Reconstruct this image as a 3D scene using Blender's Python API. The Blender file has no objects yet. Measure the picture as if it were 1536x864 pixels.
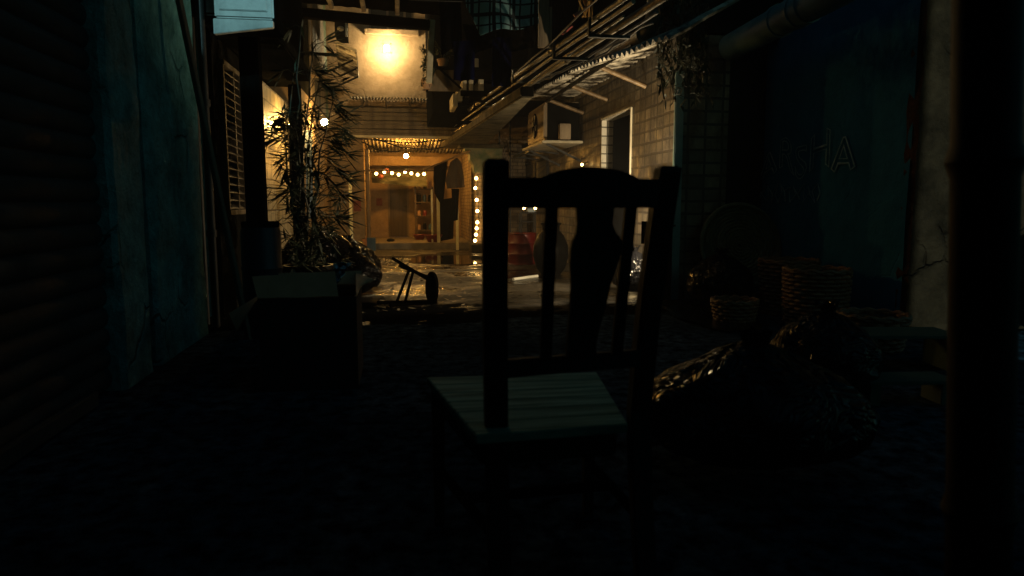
import bpy, math, random
from mathutils import Vector, Matrix, noise
random.seed(7)
SC = bpy.context.scene
COL = SC.collection
R = math.radians

# ------------------------------------------------------------------ camera model (1536x864 photo)
FPX, EYE, VPX, VPY = 1050.0, 1.1, 598.0, 303.0
PITCH = math.atan((432 - VPY) / FPX)
YAW = math.atan((768 - VPX) / FPX * math.cos(PITCH))
FW = Vector((math.sin(YAW) * math.cos(PITCH), math.cos(YAW) * math.cos(PITCH), -math.sin(PITCH)))
RT = Vector((math.cos(YAW), -math.sin(YAW), 0))
UP = RT.cross(FW)


def P(px, py, X=None, Y=None, Z=None):
    """where the sight line through a photo pixel meets a plane of the alley"""
    d = FW * FPX + RT * (px - 768) + UP * (432 - py)
    t = X / d.x if X is not None else (Y / d.y if Y is not None else (Z - EYE) / d.z)
    return Vector((t * d.x, t * d.y, EYE + t * d.z))


# ------------------------------------------------------------------ materials
MATS = {}


def nd(nt, typ, **kw):
    n = nt.nodes.new(typ)
    for k, v in kw.items():
        setattr(n, k, v)
    return n


def base_mat(name):
    m = bpy.data.materials.new(name)
    m.use_nodes = True
    nt = m.node_tree
    b = nt.nodes['Principled BSDF']
    return m, nt, b


def mat(name, c1, c2=None, scale=6.0, rough=0.7, rough2=None, bump=0.2, bscale=30.0, metal=0.0, coat=0.0,
        stretch=(1, 1, 1), detail=6.0, contrast=(0.35, 0.65), spec=0.5, bdist=0.02):
    if name in MATS:
        return MATS[name]
    m, nt, b = base_mat(name)
    tc = nd(nt, 'ShaderNodeTexCoord')
    mp = nd(nt, 'ShaderNodeMapping')
    mp.inputs['Scale'].default_value = stretch
    nt.links.new(tc.outputs['Object'], mp.inputs['Vector'])
    n = nd(nt, 'ShaderNodeTexNoise')
    n.inputs['Scale'].default_value = scale
    n.inputs['Detail'].default_value = detail
    n.inputs['Roughness'].default_value = 0.65
    nt.links.new(mp.outputs[0], n.inputs['Vector'])
    rp = nd(nt, 'ShaderNodeValToRGB')
    rp.color_ramp.elements[0].position, rp.color_ramp.elements[1].position = contrast
    rp.color_ramp.elements[0].color = (*c1, 1)
    rp.color_ramp.elements[1].color = (*(c2 or c1), 1)
    nt.links.new(n.outputs['Fac'], rp.inputs[0])
    nt.links.new(rp.outputs[0], b.inputs['Base Color'])
    b.inputs['Metallic'].default_value = metal
    b.inputs['Coat Weight'].default_value = coat
    b.inputs['Specular IOR Level'].default_value = spec
    if rough2 is None:
        b.inputs['Roughness'].default_value = rough
    else:
        mr = nd(nt, 'ShaderNodeMapRange')
        mr.inputs['From Min'].default_value, mr.inputs['From Max'].default_value = contrast
        mr.inputs['To Min'].default_value, mr.inputs['To Max'].default_value = rough, rough2
        nt.links.new(n.outputs['Fac'], mr.inputs['Value'])
        nt.links.new(mr.outputs[0], b.inputs['Roughness'])
    if bump:
        n2 = nd(nt, 'ShaderNodeTexNoise')
        n2.inputs['Scale'].default_value = bscale
        n2.inputs['Detail'].default_value = 8
        n2.inputs['Roughness'].default_value = 0.7
        nt.links.new(mp.outputs[0], n2.inputs['Vector'])
        bp = nd(nt, 'ShaderNodeBump')
        bp.inputs['Strength'].default_value = bump
        bp.inputs['Distance'].default_value = bdist
        nt.links.new(n2.outputs['Fac'], bp.inputs['Height'])
        nt.links.new(bp.outputs[0], b.inputs['Normal'])
    MATS[name] = m
    return m


def tile_mat(name, c1, c2, mortar, tw, th, ms=0.012, rough=0.35, bump=0.6, offset=0.5, dirt=(0.35, 0.7), dirtcol=(0.04, 0.03, 0.02)):
    m, nt, b = base_mat(name)
    geo = nd(nt, 'ShaderNodeNewGeometry')
    sx = nd(nt, 'ShaderNodeSeparateXYZ')
    nt.links.new(geo.outputs['Position'], sx.inputs[0])
    ad = nd(nt, 'ShaderNodeMath', operation='ADD')
    nt.links.new(sx.outputs[0], ad.inputs[0]); nt.links.new(sx.outputs[1], ad.inputs[1])
    cx = nd(nt, 'ShaderNodeCombineXYZ')
    nt.links.new(ad.outputs[0], cx.inputs[0]); nt.links.new(sx.outputs[2], cx.inputs[1])
    br = nd(nt, 'ShaderNodeTexBrick')
    br.offset = offset
    br.inputs['Color1'].default_value = (*c1, 1)
    br.inputs['Color2'].default_value = (*c2, 1)
    br.inputs['Mortar'].default_value = (*mortar, 1)
    br.inputs['Scale'].default_value = 1.0
    br.inputs['Mortar Size'].default_value = ms
    br.inputs['Mortar Smooth'].default_value = 0.15
    br.inputs['Brick Width'].default_value = tw
    br.inputs['Row Height'].default_value = th
    # wobble the joints a little
    nz = nd(nt, 'ShaderNodeTexNoise'); nz.inputs['Scale'].default_value = 3.0
    nt.links.new(geo.outputs['Position'], nz.inputs['Vector'])
    vm = nd(nt, 'ShaderNodeVectorMath', operation='SCALE'); vm.inputs['Scale'].default_value = 0.02
    nt.links.new(nz.outputs['Color'], vm.inputs[0])
    va = nd(nt, 'ShaderNodeVectorMath', operation='ADD')
    nt.links.new(cx.outputs[0], va.inputs[0]); nt.links.new(vm.outputs[0], va.inputs[1])
    nt.links.new(va.outputs[0], br.inputs['Vector'])
    # dirt streaks with a shape of their own
    mp = nd(nt, 'ShaderNodeMapping'); mp.inputs['Scale'].default_value = (2.2, 2.2, 1.4)
    nt.links.new(geo.outputs['Position'], mp.inputs['Vector'])
    n = nd(nt, 'ShaderNodeTexNoise'); n.inputs['Scale'].default_value = 2.2; n.inputs['Detail'].default_value = 8
    n.inputs['Roughness'].default_value = 0.7
    nt.links.new(mp.outputs[0], n.inputs['Vector'])
    mr = nd(nt, 'ShaderNodeMapRange')
    mr.inputs['From Min'].default_value, mr.inputs['From Max'].default_value = dirt
    nt.links.new(n.outputs['Fac'], mr.inputs['Value'])
    mx = nd(nt, 'ShaderNodeMixRGB'); mx.inputs[2].default_value = (*dirtcol, 1)
    nt.links.new(mr.outputs[0], mx.inputs[0]); nt.links.new(br.outputs['Color'], mx.inputs[1])
    nt.links.new(mx.outputs[0], b.inputs['Base Color'])
    mr2 = nd(nt, 'ShaderNodeMapRange')
    mr2.inputs['To Min'].default_value = rough; mr2.inputs['To Max'].default_value = 0.8
    nt.links.new(mr.outputs[0], mr2.inputs['Value']); nt.links.new(mr2.outputs[0], b.inputs['Roughness'])
    inv = nd(nt, 'ShaderNodeMath', operation='SUBTRACT'); inv.inputs[0].default_value = 1
    nt.links.new(br.outputs['Fac'], inv.inputs[1])
    ad2 = nd(nt, 'ShaderNodeMath', operation='MULTIPLY_ADD'); ad2.inputs[1].default_value = 0.35
    n3 = nd(nt, 'ShaderNodeTexNoise'); n3.inputs['Scale'].default_value = 14; n3.inputs['Detail'].default_value = 6
    nt.links.new(geo.outputs['Position'], n3.inputs['Vector'])
    nt.links.new(n3.outputs['Fac'], ad2.inputs[0]); nt.links.new(inv.outputs[0], ad2.inputs[2])
    bp = nd(nt, 'ShaderNodeBump'); bp.inputs['Strength'].default_value = bump; bp.inputs['Distance'].default_value = 0.01
    nt.links.new(ad2.outputs[0], bp.inputs['Height']); nt.links.new(bp.outputs[0], b.inputs['Normal'])
    MATS[name] = m
    return m


def plaster_mat(name, c1, c2, crack=0.5, scale=2.5, bump=.7, bd=.025):
    """old plaster: mottled colour, blisters, cracks as relief"""
    m, nt, b = base_mat(name)
    geo = nd(nt, 'ShaderNodeNewGeometry')
    n = nd(nt, 'ShaderNodeTexNoise'); n.inputs['Scale'].default_value = scale; n.inputs['Detail'].default_value = 9
    n.inputs['Roughness'].default_value = 0.7
    nt.links.new(geo.outputs['Position'], n.inputs['Vector'])
    rp = nd(nt, 'ShaderNodeValToRGB')
    rp.color_ramp.elements[0].position, rp.color_ramp.elements[1].position = 0.32, 0.68
    rp.color_ramp.elements[0].color = (*c1, 1); rp.color_ramp.elements[1].color = (*c2, 1)
    nt.links.new(n.outputs['Fac'], rp.inputs[0])
    nt.links.new(rp.outputs[0], b.inputs['Base Color'])
    b.inputs['Roughness'].default_value = 0.85
    b.inputs['Specular IOR Level'].default_value = .08
    wv = nd(nt, 'ShaderNodeTexNoise'); wv.inputs['Scale'].default_value = 1.7; wv.inputs['Detail'].default_value = 5
    nt.links.new(geo.outputs['Position'], wv.inputs['Vector'])
    sc = nd(nt, 'ShaderNodeVectorMath', operation='SCALE'); sc.inputs['Scale'].default_value = 0.5
    nt.links.new(wv.outputs['Color'], sc.inputs[0])
    ad = nd(nt, 'ShaderNodeVectorMath', operation='ADD')
    nt.links.new(geo.outputs['Position'], ad.inputs[0]); nt.links.new(sc.outputs[0], ad.inputs[1])
    vo = nd(nt, 'ShaderNodeTexVoronoi', feature='DISTANCE_TO_EDGE'); vo.inputs['Scale'].default_value = 1.6
    nt.links.new(ad.outputs[0], vo.inputs['Vector'])
    mr = nd(nt, 'ShaderNodeMapRange'); mr.inputs['From Max'].default_value = 0.025
    nt.links.new(vo.outputs['Distance'], mr.inputs['Value'])
    km = nd(nt, 'ShaderNodeTexNoise'); km.inputs['Scale'].default_value = 1.3; km.inputs['Detail'].default_value = 3
    nt.links.new(geo.outputs['Position'], km.inputs['Vector'])
    kr = nd(nt, 'ShaderNodeMapRange'); kr.inputs['From Min'].default_value = .52; kr.inputs['From Max'].default_value = .62
    nt.links.new(km.outputs['Fac'], kr.inputs['Value'])
    iv = nd(nt, 'ShaderNodeMath', operation='SUBTRACT'); iv.inputs[0].default_value = 1
    nt.links.new(mr.outputs[0], iv.inputs[1])
    pm = nd(nt, 'ShaderNodeMath', operation='MULTIPLY')
    nt.links.new(iv.outputs[0], pm.inputs[0]); nt.links.new(kr.outputs[0], pm.inputs[1])
    ml = nd(nt, 'ShaderNodeMath', operation='MULTIPLY_ADD'); ml.inputs[1].default_value = -crack
    nt.links.new(pm.outputs[0], ml.inputs[0])
    n3 = nd(nt, 'ShaderNodeTexNoise'); n3.inputs['Scale'].default_value = 9; n3.inputs['Detail'].default_value = 8
    n3.inputs['Roughness'].default_value = 0.65
    nt.links.new(geo.outputs['Position'], n3.inputs['Vector'])
    nt.links.new(n3.outputs['Fac'], ml.inputs[2])
    bp = nd(nt, 'ShaderNodeBump'); bp.inputs['Strength'].default_value = bump; bp.inputs['Distance'].default_value = bd
    nt.links.new(ml.outputs[0], bp.inputs['Height']); nt.links.new(bp.outputs[0], b.inputs['Normal'])
    MATS[name] = m
    return m


def glow_mat(name, col, strength):
    m, nt, b = base_mat(name)
    b.inputs['Base Color'].default_value = (*col, 1)
    b.inputs['Emission Color'].default_value = (*col, 1)
    b.inputs['Emission Strength'].default_value = strength
    MATS[name] = m
    return m


def bag_mat(name):
    m, nt, b = base_mat(name)
    b.inputs['Base Color'].default_value = (0.002, 0.002, 0.0025, 1)
    b.inputs['Roughness'].default_value = 0.16
    b.inputs['Specular IOR Level'].default_value = .08
    tc = nd(nt, 'ShaderNodeTexCoord')
    n = nd(nt, 'ShaderNodeTexNoise'); n.inputs['Scale'].default_value = 4; n.inputs['Detail'].default_value = 1
    n.inputs['Distortion'].default_value = 2.0
    nt.links.new(tc.outputs['Object'], n.inputs['Vector'])
    v = nd(nt, 'ShaderNodeTexVoronoi', feature='DISTANCE_TO_EDGE'); v.inputs['Scale'].default_value = 5
    a = nd(nt, 'ShaderNodeVectorMath', operation='ADD')
    nt.links.new(tc.outputs['Object'], a.inputs[0]); nt.links.new(n.outputs['Color'], a.inputs[1])
    nt.links.new(a.outputs[0], v.inputs['Vector'])
    ad = nd(nt, 'ShaderNodeMath', operation='ADD')
    nt.links.new(n.outputs['Fac'], ad.inputs[0]); nt.links.new(v.outputs['Distance'], ad.inputs[1])
    bp = nd(nt, 'ShaderNodeBump'); bp.inputs['Strength'].default_value = 0.5; bp.inputs['Distance'].default_value = 0.05
    nt.links.new(ad.outputs[0], bp.inputs['Height']); nt.links.new(bp.outputs[0], b.inputs['Normal'])
    MATS[name] = m
    return m


def ground_mat(nm='shade_dark_asphalt', ca=(0.003, 0.0045, 0.006), cb=(0.09, 0.13, 0.17), wetc=(0.5, 0.5, 0.5), spec=.0, r0=.9, r1=.9, near_shade=False):
    m, nt, b = base_mat(nm)
    b.inputs['Specular IOR Level'].default_value = spec
    geo = nd(nt, 'ShaderNodeNewGeometry')
    n = nd(nt, 'ShaderNodeTexNoise'); n.inputs['Scale'].default_value = 0.55; n.inputs['Detail'].default_value = 7
    n.inputs['Roughness'].default_value = 0.62
    mpg = nd(nt, 'ShaderNodeMapping'); mpg.inputs['Scale'].default_value = (0.8, 1.0, 1)
    nt.links.new(geo.outputs['Position'], mpg.inputs['Vector']); nt.links.new(mpg.outputs[0], n.inputs['Vector'])
    wet = nd(nt, 'ShaderNodeMapRange'); wet.inputs['From Min'].default_value = 0.44; wet.inputs['From Max'].default_value = 0.56
    nt.links.new(n.outputs['Fac'], wet.inputs['Value'])
    n2 = nd(nt, 'ShaderNodeTexNoise'); n2.inputs['Scale'].default_value = 11; n2.inputs['Detail'].default_value = 9
    n2.inputs['Roughness'].default_value = 0.72
    nt.links.new(geo.outputs['Position'], n2.inputs['Vector'])
    rp = nd(nt, 'ShaderNodeValToRGB')
    rp.color_ramp.elements[0].position = 0.4; rp.color_ramp.elements[1].position = 0.72
    rp.color_ramp.elements[0].color = (*ca, 1); rp.color_ramp.elements[1].color = (*cb, 1)
    nt.links.new(n2.outputs['Fac'], rp.inputs[0])
    mx = nd(nt, 'ShaderNodeMixRGB', blend_type='MULTIPLY'); mx.inputs[2].default_value = (*wetc, 1)
    nt.links.new(wet.outputs[0], mx.inputs[0]); nt.links.new(rp.outputs[0], mx.inputs[1])
    if near_shade:
        # painted shade: the paving darkens and dulls towards the viewer
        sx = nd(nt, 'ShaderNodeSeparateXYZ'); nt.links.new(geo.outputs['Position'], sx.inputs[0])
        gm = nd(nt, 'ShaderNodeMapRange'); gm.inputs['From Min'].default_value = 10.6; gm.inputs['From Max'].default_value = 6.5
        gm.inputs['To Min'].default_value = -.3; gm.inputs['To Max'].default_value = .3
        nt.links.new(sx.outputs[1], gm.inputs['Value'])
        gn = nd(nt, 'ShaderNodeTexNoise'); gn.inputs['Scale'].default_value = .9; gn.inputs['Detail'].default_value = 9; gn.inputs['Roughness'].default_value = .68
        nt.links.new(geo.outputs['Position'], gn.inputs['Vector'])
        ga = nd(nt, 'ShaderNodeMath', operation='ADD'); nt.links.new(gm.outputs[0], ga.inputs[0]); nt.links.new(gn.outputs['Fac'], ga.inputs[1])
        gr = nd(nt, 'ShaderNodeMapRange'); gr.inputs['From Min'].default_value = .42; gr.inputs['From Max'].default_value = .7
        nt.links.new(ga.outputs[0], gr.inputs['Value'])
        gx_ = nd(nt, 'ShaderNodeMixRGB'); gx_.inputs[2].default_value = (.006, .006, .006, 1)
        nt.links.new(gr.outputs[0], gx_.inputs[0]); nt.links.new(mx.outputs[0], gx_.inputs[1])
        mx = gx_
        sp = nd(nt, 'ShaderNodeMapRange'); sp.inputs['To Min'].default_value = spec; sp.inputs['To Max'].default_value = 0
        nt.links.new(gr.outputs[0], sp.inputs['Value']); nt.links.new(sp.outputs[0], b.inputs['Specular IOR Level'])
    nt.links.new(mx.outputs[0], b.inputs['Base Color'])
    mr = nd(nt, 'ShaderNodeMapRange'); mr.inputs['To Min'].default_value = r0; mr.inputs['To Max'].default_value = r1
    nt.links.new(wet.outputs[0], mr.inputs['Value']); nt.links.new(mr.outputs[0], b.inputs['Roughness'])
    v = nd(nt, 'ShaderNodeTexVoronoi'); v.inputs['Scale'].default_value = 26
    nt.links.new(geo.outputs['Position'], v.inputs['Vector'])
    ad = nd(nt, 'ShaderNodeMath', operation='MULTIPLY_ADD'); ad.inputs[1].default_value = 0.4
    nt.links.new(v.outputs['Distance'], ad.inputs[0]); nt.links.new(n2.outputs['Fac'], ad.inputs[2])
    bs = nd(nt, 'ShaderNodeMapRange'); bs.inputs['To Min'].default_value = 0.9; bs.inputs['To Max'].default_value = 0.42
    nt.links.new(wet.outputs[0], bs.inputs['Value'])
    bp = nd(nt, 'ShaderNodeBump'); bp.inputs['Distance'].default_value = 0.02
    nt.links.new(bs.outputs[0], bp.inputs['Strength'])
    nt.links.new(ad.outputs[0], bp.inputs['Height']); nt.links.new(bp.outputs[0], b.inputs['Normal'])
    MATS[nm] = m
    return m


GROUND = ground_mat()  # near ground coloured dark to stand in for shade
BAG = bag_mat('black_plastic_bag')
WOOD_DK = mat('dark_stained_wood', (0.004, 0.003, 0.002), (0.011, 0.008, 0.005), 9, 0.6, spec=.25, stretch=(1, 1, 0.15), bump=0.25, bscale=40)
SEATW = mat('worn_seat_wood', (0.07, 0.14, 0.10), (0.27, 0.42, 0.31), 10, 0.8, spec=.03, stretch=(0.25, 3, 1), bump=0.4, bscale=60, bdist=0.006)
WOOD_OLD = mat('grey_weathered_wood', (0.06, 0.045, 0.03), (0.17, 0.13, 0.085), 7, 0.75, stretch=(1, 1, 0.12), bump=0.4, bscale=50)
WOOD_BLACK = mat('tarred_wood', (0.0015, 0.0014, 0.0012), (0.005, 0.0045, 0.004), 7, 0.9, spec=0, stretch=(1, 1, 0.15), bump=0.4, bscale=40)
BAMBOO = mat('dry_bamboo', (0.14, 0.09, 0.045), (0.27, 0.18, 0.09), 12, 0.5, stretch=(1, 1, 0.2), bump=0.15, bscale=60)
BAMBOO_DK = mat('dark_bamboo', (0.003, 0.0028, 0.002), (0.008, 0.007, 0.005), 10, 0.6, spec=.12, stretch=(1, 1, 0.2), bump=0.15, bscale=50)
PLASTER_L = plaster_mat('pale_peeling_plaster', (0.03, 0.11, 0.11), (0.17, 0.44, 0.44), crack=0.9, scale=3.6, bump=1.0, bd=.07)
PLASTER_B = plaster_mat('blue_painted_plaster', (0.01, 0.10, 0.19), (0.025, 0.16, 0.28), crack=0.2)
PLASTER_G = plaster_mat('bare_grey_plaster', (0.03, 0.012, 0.0055), (0.125, 0.052, 0.025), crack=0.9, scale=3.2, bump=1.0, bd=.05)
PLASTER_F = plaster_mat('sandy_facade_render', (0.19, 0.13, 0.07), (0.31, 0.215, 0.125), crack=0.25, scale=3.5)
CONC = mat('stained_concrete', (0.03, 0.026, 0.016), (0.12, 0.10, 0.064), 4, 0.9, spec=.08, bump=0.5, bscale=18, stretch=(1, 1, 0.5))
CONC_DK = mat('sooty_concrete', (0.006, 0.006, 0.005), (0.016, 0.015, 0.013), 4, 0.9, spec=0, bump=0.5, bscale=18)
TILE_R = tile_mat('grimy_wall_tile', (0.06, 0.05, 0.034), (0.25, 0.205, 0.14), (0.008, 0.007, 0.006), 0.20, 0.14, ms=0.015, offset=0.0, dirt=(0.36, 0.66), dirtcol=(0.07, 0.055, 0.04))
TILE_J = tile_mat('white_reveal_tile', (0.62, 0.58, 0.48), (0.75, 0.70, 0.6), (0.03, 0.028, 0.024), 0.105, 0.13, ms=0.008, offset=0.0, dirt=(0.5, 0.9))
TILE_L = tile_mat('yellow_wall_tile', (0.4, 0.33, 0.2), (0.5, 0.42, 0.27), (0.04, 0.035, 0.03), 0.3, 0.2, ms=0.012, dirt=(0.45, 0.85))
BRICK = tile_mat('old_painted_brick', (0.28, 0.2, 0.12), (0.36, 0.27, 0.16), (0.12, 0.09, 0.06), 0.24, 0.085, ms=0.01, rough=0.8)
RUST = mat('rusty_corrugated_iron', (0.025, 0.018, 0.011), (0.62, 0.56, 0.45), 3, 0.4, 0.75, detail=9, contrast=(.42, .6), bump=0.5, bscale=25, metal=0.25, stretch=(1, 1, 1))
RUST_DK = mat('dark_corrugated_iron', (0.02, 0.02, 0.018), (0.05, 0.045, 0.038), 4, 0.6, bump=0.3, bscale=25)
SHUTTER = mat('black_roller_steel', (0.010, 0.014, 0.015), (0.026, 0.034, 0.036), 5, 0.75, bump=0.3, bscale=20, metal=0.2)
GREENM = mat('green_painted_sheet', (0.02, 0.04, 0.014), (0.045, 0.066, 0.025), 4, 0.6, stretch=(1, 1, 0.3), bump=0.3)
COLGREEN = mat('chipped_green_paint', (0.06, 0.10, 0.05), (0.18, 0.17, 0.09), 6, 0.65, bump=0.5, bscale=16)
ACMET = mat('off_white_casing', (0.25, 0.26, 0.25), (0.62, 0.64, 0.62), 3, 0.5, bump=0.15, detail=10, contrast=(.3, .6))
ACMET_O = mat('stained_casing', (0.22, 0.16, 0.10), (0.38, 0.29, 0.19), 5, 0.5, bump=0.15, stretch=(1, 1, 0.4))
BLACK = mat('black_plastic', (0.003, 0.003, 0.003), (0.006, 0.006, 0.006), 5, 0.9, spec=0, bump=0.05)
PIPE = mat('galvanised_pipe', (0.05, 0.043, 0.03), (0.2, 0.175, 0.13), 7, 0.3, 0.6, bump=0.4, metal=0.75)
PIPE_DK = mat('dull_conduit', (0.012, 0.012, 0.012), (0.03, 0.03, 0.027), 6, 0.5, bump=0.15, metal=0.3)
PIPE_RUST = mat('rust_streaked_duct', (0.13, 0.06, 0.025), (0.25, 0.21, 0.15), 5, 0.5, bump=0.3, metal=0.2)
PIPE_TEAL = mat('teal_painted_duct', (0.10, 0.19, 0.2), (0.16, 0.26, 0.27), 4, 0.45, bump=0.1)
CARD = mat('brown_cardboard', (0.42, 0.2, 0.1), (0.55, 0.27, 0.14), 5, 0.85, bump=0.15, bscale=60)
CARD_DK = mat('shaded_cardboard', (0.003, 0.0027, 0.002), (0.008, 0.007, 0.005), 5, 0.85, bump=0.15, bscale=60)  # shaded copy of the flap cardboard, darkness put into the colour
CARD_OR = mat('orange_carton', (0.45, 0.2, 0.1), (0.55, 0.26, 0.13), 4, 0.8, bump=0.1)
WICKER = mat('brown_wicker', (0.08, 0.034, 0.012), (0.19, 0.085, 0.032), 22, 0.6, bump=0.3, bscale=80)
LEAF = mat('dark_leaf', (0.012, 0.02, 0.01), (0.03, 0.045, 0.02), 9, 0.6, bump=0.0)
STEM = mat('plant_stem', (0.02, 0.022, 0.012), (0.045, 0.045, 0.025), 9, 0.6, bump=0.1)
TERRA = mat('terracotta', (0.3, 0.17, 0.1), (0.42, 0.26, 0.16), 6, 0.8, bump=0.2)
NAVY = mat('navy_cloth', (0.0015, 0.002, 0.011), (0.0025, 0.0035, 0.018), 10, 0.95, spec=0, bump=0.3, bscale=90)
BLKCL = mat('black_cloth', (0.002, 0.0018, 0.0015), (0.005, 0.004, 0.0035), 10, 0.95, spec=0, bump=0.3, bscale=90)
BRNCL = mat('dark_brown_cloth', (0.028, 0.018, 0.010), (0.04, 0.026, 0.015), 10, 0.9, bump=0.3, bscale=90)
BLUECL = mat('pale_blue_cloth', (0.16, 0.22, 0.28), (0.24, 0.3, 0.36), 8, 0.9, bump=0.3, bscale=60)
TARP = mat('olive_tarpaulin', (0.03, 0.03, 0.014), (0.07, 0.066, 0.03), 5, 0.7, bump=0.3, bscale=10)
RED = mat('red_enamel', (0.10, 0.008, 0.006), (0.16, 0.012, 0.009), 4, 0.4, bump=0.08)
REDPAPER = mat('faded_red_paper', (0.10, 0.02, 0.012), (0.26, 0.07, 0.04), 9, 0.8, bump=0.1)
DOORW = mat('brown_door_wood', (0.03, 0.018, 0.008), (0.065, 0.04, 0.018), 6, 0.6, stretch=(4, 1, 0.2), bump=0.3)
PALEPOST = mat('pale_yellow_paint', (0.5, 0.45, 0.25), (0.66, 0.6, 0.36), 6, 0.5, bump=0.2)
CREAM = mat('cream_paint', (0.42, 0.37, 0.26), (0.6, 0.54, 0.4), 6, 0.7, bump=0.25)
BLUEPL = mat('blue_plastic', (0.02, 0.06, 0.11), (0.035, 0.09, 0.15), 3, 0.4, bump=0.05)
BLUEDK = mat('dark_blue_plastic', (0.004, 0.011, 0.022), (0.008, 0.018, 0.032), 3, 0.5, bump=0.1)
TEALBRD = mat('green_painted_board', (0.006, 0.04, 0.028), (0.016, 0.065, 0.045), 4, 0.6, bump=0.2)
GLASSDK = mat('dark_window_glass', (0.02, 0.02, 0.018), (0.03, 0.03, 0.027), 3, 0.08, bump=0.02)
CLAY = mat('dark_glazed_clay', (0.002, 0.0018, 0.0015), (0.004, 0.0035, 0.003), 5, 0.4, spec=.03, bump=0.1)
WIRE = mat('black_cable', (0.01, 0.01, 0.01), (0.02, 0.02, 0.02), 5, 0.5, bump=0)
WHITEP = mat('white_pvc', (0.6, 0.58, 0.5), (0.75, 0.72, 0.62), 5, 0.4, bump=0.05)
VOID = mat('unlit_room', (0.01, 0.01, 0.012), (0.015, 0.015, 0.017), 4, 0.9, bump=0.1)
SHELFW = mat('dark_shelf_wood', (0.04, 0.025, 0.012), (0.08, 0.05, 0.025), 8, 0.6, bump=0.2)

# ------------------------------------------------------------------ mesh builder
OFF = {}


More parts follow.
